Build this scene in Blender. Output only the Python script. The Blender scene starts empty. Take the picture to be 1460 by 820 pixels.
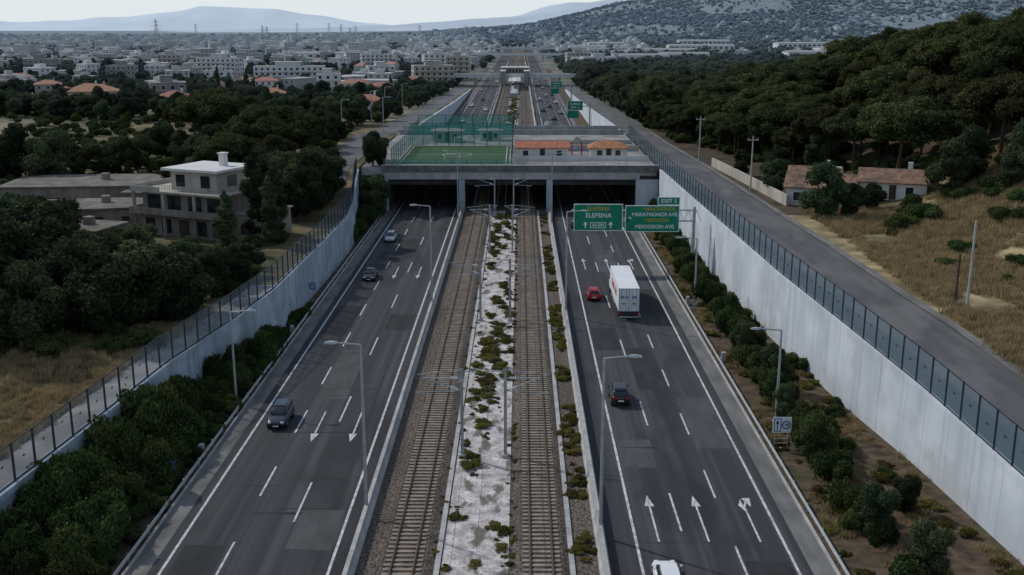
import bpy, bmesh, math, random
import numpy as np
from mathutils import Vector, Matrix
random.seed(7); RNG=np.random.default_rng(7)
S=bpy.context.scene
R=random.uniform
# ------------------------------------------------------------ materials
def mat(name,c1,c2=None,scale=1.0,stretch=(1,1,1),detail=5,rough=.85,bump=0,bscale=None,haze=False,metal=0,spec=.3,lo=.35,hi=.65,
        layer2=None,layer3=None,rand=0,tint=False,trans=0,objc=False,alpha=None,hcol=(.40,.49,.57)):
    m=bpy.data.materials.new(name); m.use_nodes=True
    nt=m.node_tree; N=nt.nodes; L=nt.links
    b=N['Principled BSDF']; b.inputs['Roughness'].default_value=rough; b.inputs['Metallic'].default_value=metal
    b.inputs['Specular IOR Level'].default_value=spec
    if c2 is None: c2=c1
    geo=N.new('ShaderNodeNewGeometry'); vec=geo.outputs['Position']
    if objc:
        tc=N.new('ShaderNodeTexCoord'); vec=tc.outputs['Object']
    def noise(sc,st,det):
        mp=N.new('ShaderNodeMapping'); mp.inputs['Scale'].default_value=st; L.new(vec,mp.inputs['Vector'])
        n=N.new('ShaderNodeTexNoise'); n.inputs['Scale'].default_value=sc; n.inputs['Detail'].default_value=det
        L.new(mp.outputs[0],n.inputs['Vector']); return n.outputs['Fac']
    def rng(x,a,b_,c=0,d=1):
        r=N.new('ShaderNodeMapRange'); L.new(x,r.inputs[0])
        for i,v in enumerate((a,b_,c,d)): r.inputs[i+1].default_value=v
        return r.outputs[0]
    def mix(f,a,b_,mode='MIX'):
        x=N.new('ShaderNodeMix'); x.data_type='RGBA'; x.blend_type=mode
        for s,v in ((x.inputs[0],f),(x.inputs[6],a),(x.inputs[7],b_)):
            if hasattr(v,'links'): L.new(v,s)
            else: s.default_value=v if not isinstance(v,tuple) else (*v[:3],1)
        return x.outputs[2]
    nz=noise(scale,stretch,detail)
    f=rng(nz,lo,hi)
    if tint:
        at=N.new('ShaderNodeAttribute'); at.attribute_name='tint'
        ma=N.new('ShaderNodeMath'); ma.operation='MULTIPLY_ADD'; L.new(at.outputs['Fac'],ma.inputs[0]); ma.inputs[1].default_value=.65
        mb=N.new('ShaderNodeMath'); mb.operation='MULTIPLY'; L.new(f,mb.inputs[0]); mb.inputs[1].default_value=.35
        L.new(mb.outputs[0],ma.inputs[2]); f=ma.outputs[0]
    col=mix(f,c1,c2)
    for ly in (layer2,layer3):
        if ly:
            (cc,sc,st,lo2,hi2,amt)=ly
            n2=noise(sc,st,4); f2=rng(n2,lo2,hi2,0,amt); col=mix(f2,col,cc)
    if rand:
        oi=N.new('ShaderNodeObjectInfo')
        r=rng(oi.outputs['Random'],0,1,1-rand,1+rand)
        hs=N.new('ShaderNodeHueSaturation'); L.new(r,hs.inputs['Value']); L.new(col,hs.inputs['Color'])
        r2=N.new('ShaderNodeMath'); r2.operation='MULTIPLY'; L.new(oi.outputs['Random'],r2.inputs[0]); r2.inputs[1].default_value=7.31
        r3=N.new('ShaderNodeMath'); r3.operation='FRACT'; L.new(r2.outputs[0],r3.inputs[0])
        L.new(rng(r3.outputs[0],0,1,.5-.07*rand,.5+.05*rand),hs.inputs['Hue'])
        col=hs.outputs['Color']
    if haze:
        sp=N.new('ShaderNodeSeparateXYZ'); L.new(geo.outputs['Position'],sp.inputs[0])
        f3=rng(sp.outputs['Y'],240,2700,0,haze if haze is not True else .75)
        col=mix(f3,col,hcol)  # aerial haze painted into the base colour, stronger with world Y
    L.new(col,b.inputs['Base Color'])
    if bump:
        bn=N.new('ShaderNodeBump'); bn.inputs['Strength'].default_value=min(1,bump); bn.inputs['Distance'].default_value=.1
        L.new(noise(bscale or scale*4,stretch if not bscale else (1,1,1),4),bn.inputs['Height']); L.new(bn.outputs[0],b.inputs['Normal'])
    if trans:
        out=N['Material Output']; t=N.new('ShaderNodeBsdfTranslucent'); L.new(col,t.inputs[0])
        ms=N.new('ShaderNodeMixShader'); ms.inputs[0].default_value=trans
        L.new(b.outputs[0],ms.inputs[1]); L.new(t.outputs[0],ms.inputs[2]); L.new(ms.outputs[0],out.inputs[0])
    if alpha is not None: b.inputs['Alpha'].default_value=alpha
    return m
M={}
M['asphalt']=mat('asphalt',(.033,.034,.038),(.051,.052,.056),.35,(1.6,.035,1),6,.9,.25,6,layer2=((.080,.080,.084),1.1,(1,.015,1),.48,.64,.7),layer3=((.023,.023,.026),.12,(1,.35,1),.54,.60,.6))
M['patch']=mat('asphalt_patch',(.024,.024,.027),(.038,.038,.041),.8,(1,.3,1),6,.95,.2,6)
M['patch2']=mat('asphalt_patch_worn',(.060,.060,.062),(.088,.088,.089),.8,(1,.3,1),6,.95,.2,6)
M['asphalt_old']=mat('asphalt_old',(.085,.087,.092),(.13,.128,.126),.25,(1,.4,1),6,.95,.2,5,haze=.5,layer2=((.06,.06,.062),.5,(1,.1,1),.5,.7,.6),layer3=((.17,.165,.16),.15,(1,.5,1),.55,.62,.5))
M['paint']=mat('road_paint',(.27,.27,.28),(.62,.62,.62),3,(1,.6,1),6,.7,lo=.3,hi=.6)
M['concrete']=mat('concrete',(.33,.33,.32),(.47,.46,.44),.5,(1,1,.5),6,.9,.15,4,layer2=((.2,.2,.19),1.5,(1,1,.15),.55,.8,.5))
M['shoulder']=mat('shoulder_concrete',(.12,.12,.118),(.20,.195,.185),.8,(1,.3,1),6,.95,.2,5,layer2=((.08,.075,.07),.6,(1,.2,1),.5,.7,.6))
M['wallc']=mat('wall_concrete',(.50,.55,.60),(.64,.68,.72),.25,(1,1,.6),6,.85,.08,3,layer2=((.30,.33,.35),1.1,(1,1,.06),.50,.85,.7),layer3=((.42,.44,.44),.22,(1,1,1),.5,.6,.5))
M['wallc2']=mat('wall_concrete_shaded_stained',(.32,.39,.46),(.48,.55,.62),.35,(1,1,.6),6,.85,.08,3,layer2=((.16,.19,.20),.9,(1,1,.09),.48,.78,.8),layer3=((.25,.29,.31),.2,(1,1,1.5),.5,.62,.6))  # dim blue shade of the left wall put into base colour, plus stains
M['dark']=mat('dark_metal',(.03,.033,.036),rough=.6)
M['steel']=mat('galvanised_steel',(.33,.35,.36),(.42,.44,.45),2,rough=.5,metal=.4)
M['rail']=mat('rail_steel',(.10,.07,.05),(.16,.12,.09),3,rough=.6,metal=.4)
M['sleeper']=mat('sleeper_concrete',(.20,.16,.125),(.36,.295,.23),1.2,rough=.95,lo=.3,hi=.7)
M['ballast']=mat('ballast',(.040,.032,.026),(.22,.18,.148),5,rough=1,bump=1,bscale=7,lo=.38,hi=.62,layer2=((.055,.043,.034),.3,(1,.3,1),.4,.7,.65))
M['sand']=mat('median_chalk',(.38,.35,.33),(.68,.64,.62),.9,rough=1,bump=.4,bscale=6,detail=8,layer2=((.12,.105,.08),.8,(1,.45,1),.54,.62,.9),layer3=((.24,.21,.185),4,(1,1,1),.5,.65,.7))
M['soil']=mat('soil',(.05,.034,.023),(.13,.09,.06),.8,rough=1,bump=.6,bscale=4,layer2=((.06,.07,.025),.35,(1,1,1),.5,.65,.6))
M['dry']=mat('dry_grass_ground',(.19,.14,.07),(.42,.33,.185),.35,rough=1,bump=.6,bscale=4,detail=8,layer2=((.085,.078,.034),.1,(1,1,1),.47,.62,.8))
M['field']=mat('field_ground',(.085,.075,.036),(.22,.165,.09),.12,rough=1,bump=.5,bscale=3,detail=8,layer2=((.04,.048,.02),.18,(1,1,1),.44,.62,.8))
M['litter']=mat('forest_floor',(.035,.028,.016),(.09,.065,.04),.3,rough=1,bump=.4,bscale=3)
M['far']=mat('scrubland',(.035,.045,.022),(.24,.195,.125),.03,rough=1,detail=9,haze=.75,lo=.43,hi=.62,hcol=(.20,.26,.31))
M['bark']=mat('bark',(.05,.035,.025),(.10,.075,.055),4,(1,1,.3),rough=1,bump=.4)
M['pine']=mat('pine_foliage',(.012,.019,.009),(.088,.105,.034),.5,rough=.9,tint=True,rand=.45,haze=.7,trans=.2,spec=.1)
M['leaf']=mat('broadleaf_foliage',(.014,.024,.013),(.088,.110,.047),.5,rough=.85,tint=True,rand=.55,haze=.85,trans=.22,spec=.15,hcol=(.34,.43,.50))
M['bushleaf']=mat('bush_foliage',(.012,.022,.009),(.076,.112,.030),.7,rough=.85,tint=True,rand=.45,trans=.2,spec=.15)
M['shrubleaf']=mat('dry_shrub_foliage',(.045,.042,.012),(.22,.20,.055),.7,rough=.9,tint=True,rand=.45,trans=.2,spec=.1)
M['straw']=mat('straw',(.24,.175,.09),(.48,.385,.215),.7,rough=.9,tint=True,rand=.25,trans=.2,spec=.1)
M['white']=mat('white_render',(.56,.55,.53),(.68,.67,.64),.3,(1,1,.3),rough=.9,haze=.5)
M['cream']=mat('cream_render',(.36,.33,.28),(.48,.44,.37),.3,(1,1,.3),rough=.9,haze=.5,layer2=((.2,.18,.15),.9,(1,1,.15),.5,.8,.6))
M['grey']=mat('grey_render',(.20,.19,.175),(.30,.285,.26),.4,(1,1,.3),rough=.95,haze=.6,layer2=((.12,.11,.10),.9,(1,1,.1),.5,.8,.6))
M['villaw']=mat('stained_villa_render',(.21,.18,.15),(.32,.28,.235),.4,(1,1,.3),rough=.95,layer2=((.11,.095,.08),.9,(1,1,.1),.45,.75,.7))
M['brownroof']=mat('bitumen_roof',(.12,.105,.09),(.20,.175,.15),.4,rough=1,layer2=((.26,.24,.22),.3,(1,1,1),.5,.65,.5))
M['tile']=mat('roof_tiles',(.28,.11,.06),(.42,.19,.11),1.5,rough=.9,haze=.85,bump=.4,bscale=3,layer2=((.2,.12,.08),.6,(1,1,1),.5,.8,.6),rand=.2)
M['oldtile']=mat('old_roof_tiles',(.17,.10,.07),(.32,.19,.13),1.5,rough=.95,bump=.5,bscale=3,layer2=((.09,.08,.065),.6,(1,1,1),.45,.65,.8))
M['glass']=mat('window_glass',(.02,.025,.03),rough=.15,spec=.6)
M['green']=mat('sign_green',(.0,.19,.105),(.0,.22,.125),.6,rough=.45)
M['signwhite']=mat('sign_white',(.72,.73,.74),(.8,.8,.8),.8,rough=.5)
M['signyellow']=mat('sign_yellow',(.42,.36,.05),rough=.5)
M['signblue']=mat('sign_blue',(.03,.12,.38),rough=.5)
M['red']=mat('red_paint',(.45,.02,.02),rough=.4)
M['turf']=mat('pitch_turf',(.030,.080,.032),(.045,.11,.045),1,rough=1,layer2=((.026,.065,.027),.2,(1,1,1),.4,.6,.6))
M['net']=mat('green_netting',(.02,.34,.27),rough=.8,alpha=.42)
M['panel']=mat('fence_glazing',(.15,.23,.29),rough=.15,spec=.5,alpha=.5)
M['panel2']=mat('fence_glazing_clear',(.22,.30,.36),rough=.15,spec=.5,alpha=.30)
M['plaza']=mat('plaza_paving',(.22,.215,.205),(.34,.33,.31),.4,rough=.95,layer2=((.12,.12,.115),.15,(1,1,1),.5,.6,.6))
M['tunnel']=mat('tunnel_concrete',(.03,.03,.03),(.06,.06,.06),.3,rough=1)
M['rubber']=mat('tyre_rubber',(.015,.015,.015),rough=.9)
M['rim']=mat('wheel_rim',(.35,.35,.36),rough=.35,metal=.8)
M['tail']=mat('tail_light',(.5,.01,.01),rough=.3)
M['head']=mat('head_light',(.7,.7,.7),rough=.15)
def paintm(n,c): return mat(n,c,rough=.28,spec=.6)
M['mount']=mat('hazy_mountain',(.62,.70,.77),(.67,.75,.81),.002,rough=1,spec=0)  # distance haze put into the pale blue base colour
M['mount2']=mat('hazy_mountain_near',(.46,.54,.60),(.54,.61,.67),.002,rough=1,spec=0)  # nearer ridge: weaker haze painted into its base colour
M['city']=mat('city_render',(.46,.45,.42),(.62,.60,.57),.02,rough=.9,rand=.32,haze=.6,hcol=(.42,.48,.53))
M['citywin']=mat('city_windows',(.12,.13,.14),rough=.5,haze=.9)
# ------------------------------------------------------------ mesh helpers
class MB:
    def __init__(s): s.v=[]; s.f=[]; s.m=[]; s.mats=[]
    def mi(s,m):
        if m not in s.mats: s.mats.append(m)
        return s.mats.index(m)
    def face(s,pts,m):
        i=len(s.v); s.v+= [tuple(p) for p in pts]; s.f.append(tuple(range(i,i+len(pts)))); s.m.append(s.mi(m))
    def box(s,x0,x1,y0,y1,z0,z1,m):
        i=len(s.v); s.v+=[(x0,y0,z0),(x1,y0,z0),(x1,y1,z0),(x0,y1,z0),(x0,y0,z1),(x1,y0,z1),(x1,y1,z1),(x0,y1,z1)]
        for q in ((3,2,1,0),(4,5,6,7),(0,1,5,4),(1,2,6,5),(2,3,7,6),(3,0,4,7)):
            s.f.append(tuple(i+k for k in q)); s.m.append(s.mi(m))
    def cyl(s,p0,p1,r0,r1,m,n=8,caps=True):
        p0=Vector(p0);p1=Vector(p1);d=(p1-p0).normalized()
        u=d.cross(Vector((0,0,1))); 
        if u.length<.01: u=Vector((1,0,0))
        u.normalize(); w=d.cross(u); i=len(s.v)
        for k in range(n):
            a=2*math.pi*k/n; o=u*math.cos(a)+w*math.sin(a)
            s.v.append(tuple(p0+o*r0)); s.v.append(tuple(p1+o*r1))
        for k in range(n):
            a=i+2*k; b=i+2*((k+1)%n); s.f.append((a,b,b+1,a+1)); s.m.append(s.mi(m))
        if caps:
            s.f.append(tuple(i+2*k for k in range(n))[::-1]); s.m.append(s.mi(m))
            s.f.append(tuple(i+2*k+1 for k in range(n))); s.m.append(s.mi(m))
    def loft(s,rings,m,caps=True):
        i=len(s.v); n=len(rings[0])
        for r in rings: s.v+=[tuple(p) for p in r]
        for a in range(len(rings)-1):
            for k in range(n):
                k2=(k+1)%n
                s.f.append((i+a*n+k,i+a*n+k2,i+(a+1)*n+k2,i+(a+1)*n+k)); s.m.append(s.mi(m))
        if caps:
            s.f.append(tuple(i+k for k in range(n))[::-1]); s.m.append(s.mi(m))
            j=i+(len(rings)-1)*n; s.f.append(tuple(j+k for k in range(n))); s.m.append(s.mi(m))
    def mesh(s,name):
        me=bpy.data.meshes.new(name); me.from_pydata(s.v,[],s.f)
        for m in s.mats: me.materials.append(M[m] if isinstance(m,str) else m)
        me.polygons.foreach_set('material_index',s.m); me.update(); return me
def add(name,me,parent=None,loc=(0,0,0),rot=0,scale=(1,1,1)):
    if isinstance(me,MB):
        me=me.mesh(name)
        bm=bmesh.new(); bm.from_mesh(me); bmesh.ops.recalc_face_normals(bm,faces=bm.faces); bm.to_mesh(me); bm.free()
    o=bpy.data.objects.new(name,me); S.collection.objects.link(o)
    o.location=loc; o.rotation_euler=(0,0,rot); o.scale=scale
    if parent: o.parent=parent
    return o
def empty(name,loc=(0,0,0),rot=0):
    o=bpy.data.objects.new(name,None); S.collection.objects.link(o); o.location=loc; o.rotation_euler=(0,0,rot); o.empty_display_size=.5; return o
def smooth(o,lv=1):
    if lv:
        m=o.modifiers.new('s','SUBSURF'); m.levels=lv; m.render_levels=lv
    for p in o.data.polygons: p.use_smooth=True
# ------------------------------------------------------------ terrain
def ss(t): t=np.clip(t,0,1); return t*t*(3-2*t)
_XL=[(-300,-37),(65,-35.1),(79,-33.3),(91,-32),(105,-29.6),(117,-28.2),(145,-27.5),(165,-27.3),(175,-27.8),(190,-29.8),(203,-31),(266,-31),(285,-27.5),(20000,-27.5)]
_ZL=[(-300,4),(65,4),(80,4.6),(91,5),(117,5.4),(165,5.6),(185,7),(200,8.4),(300,8.4),(450,4),(620,.2),(20000,.2)]
_XR=[(-300,36),(64,33.9),(81,32.6),(95,30.9),(117,29.2),(137,28.2),(203,26.6),(266,26.6),(300,25.5),(20000,25.5)]
_ZR=[(-300,4.6),(64,5.2),(95,7.2),(137,8.2),(203,8.4),(300,8.4),(450,4),(620,.2),(20000,.2)]
ip=lambda y,t: float(np.interp(y,[a for a,b in t],[b for a,b in t]))
XL=lambda y: ip(y,_XL); XR=lambda y: ip(y,_XR); ZL=lambda y: ip(y,_ZL); ZR=lambda y: ip(y,_ZR)
_A=[(-1500,0),(-800,0),(-330,8),(0,42),(207,78),(350,110),(800,165),(2000,230),(9000,300)]
def H(x,y):
    if XL(y)-.2< x < XR(y)+.2 : base=0.0
    elif x<0: base=ZL(y)
    else: base=ZR(y)
    z=base
    if x>46:
        z+=18*float(ss((x-46)/58))*math.exp(-((y-195)/140)**2)
        if x>100: z+=min(14,.12*(x-100))*math.exp(-((y-250)/250)**2)
    if abs(x)>60:
        k=min(1,(abs(x)-60)/40)
        z+=k*(.8*math.sin(x*.045+1)*math.cos(y*.037)+.5*math.sin(x*.11+y*.08))
    if y>1800:
        sc=3500/max(y,2500)
        k=float(ss((y-2000)/2000))
        z+=k*ip(x*sc,_A)*(1+.10*math.sin(x*.004+y*.003)+.06*math.sin(x*.011-y*.002))
    return z
rows=list(np.arange(-60,400,4.0))+list(np.arange(400,1000,20.0))+list(np.arange(1000,4600,80.0))+[5000,6000,8000,11000,15000]
offs=[.35,1,4,8,12,16,20,25,30,36,43,50,58,66,75,85,95,110,125,145,170,200,240,300,380,480,600,750,950,1200,1500,1900,2500,3500,5000,8000,12000]
g=MB()
for y in rows:
    xl,xr=XL(y),XR(y)
    xs=[xl-o for o in offs[::-1]]+[xl,xl/2,xr/2,xr]+[xr+o for o in offs]
    n=len(xs)
    for x in xs: g.v.append((x,y,H(x,y)))
for r in range(len(rows)-1):
    for c in range(n-1):
        a=r*n+c; g.f.append((a,a+1,a+n+1,a+n))
        x=(g.v[a][0]+g.v[a+1][0])/2; y=rows[r]
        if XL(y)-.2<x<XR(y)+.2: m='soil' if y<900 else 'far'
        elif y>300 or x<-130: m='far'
        elif x>0: m='dry' if y<(168 if x>50 else 150) else 'litter'
        else: m='field'
        g.m.append(g.mi(m))
gm=g.mesh('ground'); add('ground',gm)
def strip(name,m,xa,xb,y0,y1,off,nx_=1,parent=None,step=4):
    fa=xa if callable(xa) else (lambda y:xa); fb=xb if callable(xb) else (lambda y:xb)
    ys=[y0]+[r for r in rows if y0<r<y1]+[y1]
    b=MB()
    for i in range(len(ys)-1):
        for k in range(nx_):
            P=[]
            for (y,t) in ((ys[i],k/nx_),(ys[i],(k+1)/nx_),(ys[i+1],(k+1)/nx_),(ys[i+1],k/nx_)):
                x=fa(y)*(1-t)+fb(y)*t; P.append((x,y,H(x,y)+off))
            b.face(P,m)
    return add(name,b,parent)
for nm,a,b in (('motorway_carriageway',-24.5,-11.6),('motorway_carriageway',6.1,19.4)):
    strip(nm,'asphalt',a,b,-40,1900,.012)
strip('road_shoulder','shoulder',-25.9,-24.5,-40,900,.02)
strip('road_shoulder','shoulder',19.4,20.9,-40,900,.02)
strip('trackbed','ballast',-10.8,5.3,-40,1700,.012)
strip('median_strip','sand',-5.2,-.7,-40,203,.05)
strip('median_strip','sand',-5.2,-.7,290,540,.05)
_RE=[(-60,43.5),(83,41.8),(106,40.2),(145,38.1),(204,36.2),(247,34),(292,33),(700,33)]
RE=lambda y: ip(y,_RE)
strip('service_road','asphalt_old',lambda y:XR(y)+.9,RE,-40,700,.05,3)
strip('pavement','shoulder',RE,lambda y:RE(y)+1.0,-40,500,.14)
strip('pavement','plaza',lambda y:XL(y)-3.4,lambda y:XL(y)-.5,-40,120,.07)
strip('service_road','asphalt_old',lambda y:XL(y)-10,lambda y:XL(y)-2,186,640,.08,2)
b=MB()
for x0,x1,y0,y1,m in ((-23.2,-20.2,61,66.5,'patch'),(-19.6,-16.7,96,112,'patch2'),(-23.3,-20.1,118,131,'patch'),(-16.2,-13,66,72,'patch2'),(-16.1,-12.9,120,127,'patch'),(-19.7,-16.6,160,175,'patch'),
    (8.5,11.3,80,86,'patch2'),(11.9,14.8,99,113,'patch'),(15.2,18.2,84,97,'patch2'),(8.5,11.4,112,121,'patch'),(15.2,18.3,60,64.5,'patch'),(11.9,14.7,150,166,'patch2'),(15.3,18.2,128,140,'patch')):
    b.face([(x0,y0,.017),(x1,y0+R(-.2,.2),.017),(x1+R(-.1,.1),y1,.017),(x0,y1,.017)],m)
for i in range(26):   # transverse joints and sealed cracks
    x0,x1=((-24.3,-11.8) if i%2 else (6.3,19.2)); y=R(55,195)
    w=R(.03,.06); xa=R(x0,x0+6); xb=R(xa+3,x1)
    b.face([(xa,y,.0185),(xb,y+R(-.3,.3),.0185),(xb,y+w+.1,.0185),(xa,y+w,.0185)],'patch')
add('road_repairs',b)
# markings
mk=MB()
def mark(x,y0,y1,w,z=.022):
    ys=[y0]+([r for r in np.arange(y0+40,y1,40)] if y1-y0>50 else [])+[y1]
    for i in range(len(ys)-1): mk.face([(x-w/2,ys[i],z),(x+w/2,ys[i],z),(x+w/2,ys[i+1],z),(x-w/2,ys[i+1],z)],'paint')
for x in (-23.7,-12.6,8.2,18.5): mark(x,-20,1500,.2)
for x,ph,sp,ln in ((-19.9,64.2,13,5.6),(-16.4,73.5,20,6.8),(15.0,64,12.9,5.2),(11.6,72,20.5,6.3)):
    y=ph-6*sp
    while y<900:
        mark(x,y-ln/2,y+ln/2,.16); y+=sp
def arrow(x,yc,dirn,turn=False,L=7.5):
    z=.022; h=L/2
    y0=yc-h*dirn; yt=yc+h*dirn; yb=yt-1.9*dirn
    mk.face([(x-.075,y0,z),(x+.075,y0,z),(x+.075,yb,z),(x-.075,yb,z)],'paint')
    if not turn:
        mk.face([(x-.36,yb,z+.001),(x+.36,yb,z+.001),(x,yt,z+.001)],'paint')
    else:
        mk.face([(x-.075,yb,z+.001),(x+.075,yb,z+.001),(x+.4,yb+.9,z+.001),(x+.3,yb+1.2,z+.001)],'paint')
        mk.face([(x+.05,yb+1.4,z+.002),(x+.5,yb-.1,z+.002),(x+.7,yb+1.5,z+.002)],'paint')
        mk.face([(x-.4,yb+.2,z+.002),(x-.075,yb-.8,z+.002),(x-.05,yb+1.3,z+.002)],'paint')
for x in (-18.1,-14.7): arrow(x,89,-1); arrow(x,150,-1)
arrow(9.8,71,1);arrow(13.3,71,1);arrow(16.9,71,1,True)
for x in (9.8,13.3): arrow(x,156,1)
arrow(16.9,156,1,True)
add('road_markings',mk)
# barriers
def jersey(name,x,y0,y1):
    b=MB(); pr=[(-.38,0),(-.36,.2),(-.2,.45),(-.15,.95),(.15,.95),(.2,.45),(.36,.2),(.38,0)]
    y=y0
    while y<y1:
        b.loft([[(x+p,y+.03,q) for p,q in pr],[(x+p,min(y+6,y1)-.03,q) for p,q in pr]],'concrete'); y+=6
    add(name,b)
jersey('concrete_barrier',-11.2,-20,203); jersey('concrete_barrier',5.7,-20,203)
jersey('concrete_barrier',-11.2,266,1300); jersey('concrete_barrier',5.7,266,1300)
def guard(x,y0,y1,side):
    b=MB(); y=y0
    while y<y1: b.box(x-.06,x+.06,y-.05,y+.05,0,.72,'steel'); y+=4
    xx=x+side*.1
    pr=[(0,.42),(.05,.48),(0,.56),(.05,.66),(0,.74),(-.02,.74),(.02,.66),(-.03,.56),(.02,.48),(-.02,.42)]
    b.loft([[(xx+p*side,y0,q) for p,q in pr],[(xx+p*side,y1,q) for p,q in pr]],'steel')
    add('guardrail',b)
guard(-26.25,-20,196,1); guard(21.4,-20,190,-1)
b=MB(); b.box(-26.05,-25.9,-20,200,0,.16,'concrete'); add('kerb',b)
b=MB(); b.box(20.9,21.1,-20,200,0,.16,'concrete'); add('kerb',b)
# rail tracks
def track(x,y0,y1):
    e=empty('railway_track')
    b=MB(); pr=[(-2.0,.0),(-1.45,.27),(1.45,.27),(2.0,.0)]
    b.loft([[(x+p,y0,q) for p,q in pr],[(x+p,y1,q) for p,q in pr]],'ballast'); add('ballast_bed',b,e)
    b=MB(); y=y0
    while y<min(y1,330):
        j=R(-.02,.02); b.box(x-1.28+j,x+1.28+j,y,y+.27,.22,.34+R(0,.01),'sleeper'); y+=.62
    add('sleepers',b,e)
    b=MB()
    for s in (-.75,.75):
        b.box(x+s-.075,x+s+.075,y0,y1,.342,.37,'rail'); b.box(x+s-.015,x+s+.015,y0,y1,.37,.46,'rail'); b.box(x+s-.036,x+s+.036,y0,y1,.46,.50,'rail')
    add('rails',b,e)
track(-7.7,-10,1500); track(1.5,-10,1500)
b=MB()
for x in (-5.45,3.55):
    y=0
    while y<203: b.box(x-.18,x+.18,y,y+.97,.02,.16,'concrete'); y+=1
add('cable_trough',b)
# catenary
def mast(x,y,side,tx):
    b=MB()
    b.box(x-.3,x+.3,y-.3,y+.3,0,.35,'concrete')
    b.box(x-.13,x-.10,y-.1,y+.1,.35,7.8,'steel'); b.box(x+.10,x+.13,y-.1,y+.1,.35,7.8,'steel'); b.box(x-.1,x+.1,y-.012,y+.012,.35,7.8,'steel')
    b.cyl((x,y,7.0),(tx+side*.2,y,7.0),.055,.055,'steel',6)
    b.cyl((x,y,5.9),(tx-side*.1,y,6.9),.055,.055,'steel',6)
    b.cyl((x,y,5.9),(tx+side*.9,y,5.75),.04,.04,'steel',6)
    b.cyl((tx+side*.9,y,5.75),(tx-side*.15,y,5.5),.03,.03,'steel',6)
    for q in (.35,.5,.65,.8): b.cyl((x+side*q,y,7.0),(x+side*(q+.07),y,7.0),.13,.13,'signwhite',8); b.cyl((x+side*q,y,5.9+.33*q),(x+side*(q+.07),y,5.9+.33*(q+.07)),.13,.13,'signwhite',8)
    b.cyl((x,y,7.6),(x-side*1.2,y,7.6),.045,.045,'steel',6)
    b.cyl((x-side*.2,y,7.75),(x+side*3.6,y,7.3),.035,.035,'steel',6)
    b.cyl((x-side*1.2,y,7.6),(x+side*.3,y-1.2,7.0),.03,.03,'steel',6)
    add('catenary_mast',b)
for y in (40,82,124,164,198,290,340,400,460,520,580,750,830): mast(-4.75,y,-1,-7.7); mast(-1.15,y,1,1.5)
b=MB()
for tx in (-7.7,1.5):
    ys=[-5,40,82,124,164,198,290,340,400,460,520,580]
    for a,c in zip(ys,ys[1:]):
        n_=8
        for k in range(n_):
            t0,t1=k/n_,(k+1)/n_; f=lambda t:6.95-4*.55*t*(1-t)
            y_0,y_1=a+(c-a)*t0,a+(c-a)*t1
            b.cyl((tx,y_0,f(t0)),(tx,y_1,f(t1)),.012,.012,'dark',4,False)
            b.cyl((tx,y_0,f(t0)),(tx,y_0,5.5),.006,.006,'dark',3,False)
        b.cyl((tx,a,5.5),(tx,c,5.5),.013,.013,'dark',4,False)
for x in (-3.6,-2.3): b.cyl((x,-5,7.6),(x,198,7.6),.012,.012,'dark',4,False)
add('overhead_wires',b)
# ------------------------------------------------------------ retaining walls + glazed fences
def retwall(name,X,Z,side,y0,y1,m):
    b=MB(); ys=list(np.arange(y0,y1+.1,4.0))
    for a,c in zip(ys,ys[1:]):
        c2=c-.03
        P=[]
        for y in (a,c2):
            x=X(y); z=Z(y)+.25
            P.append([(x-side*.12,y,-.1),(x,y,z-.5),(x-side*.06,y,z-.5),(x-side*.06,y,z),(x+side*.5,y,z),(x+side*.5,y,-.1)])
        b.loft(P,m)
    add(name,b)
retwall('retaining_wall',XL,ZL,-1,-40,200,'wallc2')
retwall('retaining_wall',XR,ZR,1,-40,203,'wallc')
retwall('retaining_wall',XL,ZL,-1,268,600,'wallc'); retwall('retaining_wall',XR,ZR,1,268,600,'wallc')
def fence(X,Z,side,y0,y1,h,sp,pm,bird):
    e=empty('noise_barrier_fence'); ps=MB(); pn=MB()
    y=y0; prev=None
    while y<=y1:
        x=X(y)+side*.25; z=Z(y)+.25
        ps.box(x-.07,x+.07,y-.06,y+.06,z-.02,z+h+.05,'dark')
        if prev:
            px,py,pz=prev
            pn.face([(px,py+.07,pz+.12),(x,y-.07,z+.12),(x,y-.07,z+h-.05),(px,py+.07,pz+h-.05)],pm)
            for zz,t in ((.02,.1),(h-.05,.07)):
                ps.loft([[(px-.03,py+.06,pz+zz),(px+.03,py+.06,pz+zz),(px+.03,py+.06,pz+zz+t),(px-.03,py+.06,pz+zz+t)],
                         [(x-.03,y-.06,z+zz),(x+.03,y-.06,z+zz),(x+.03,y-.06,z+zz+t),(x-.03,y-.06,z+zz+t)]],'dark')
            if bird:
                mx,my,mz=(px+x)/2-side*.02,(py+y)/2,(pz+z)/2+h*.5+R(-.2,.2)
                ps.face([(mx,my-.35,mz+.2),(mx,my,mz-.02),(mx,my+.35,mz+.15),(mx,my+.06,mz+.12),(mx,my,mz+.28),(mx,my-.06,mz+.12)],'dark')
        prev=(x,y,z); y+=sp
    add('posts',ps,e); add('panels',pn,e)
fence(XR,ZR,1,-30,262,3.0,2.5,'panel',True)
fence(XL,ZL,-1,-30,198,2.8,2.5,'panel2',True)
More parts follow.
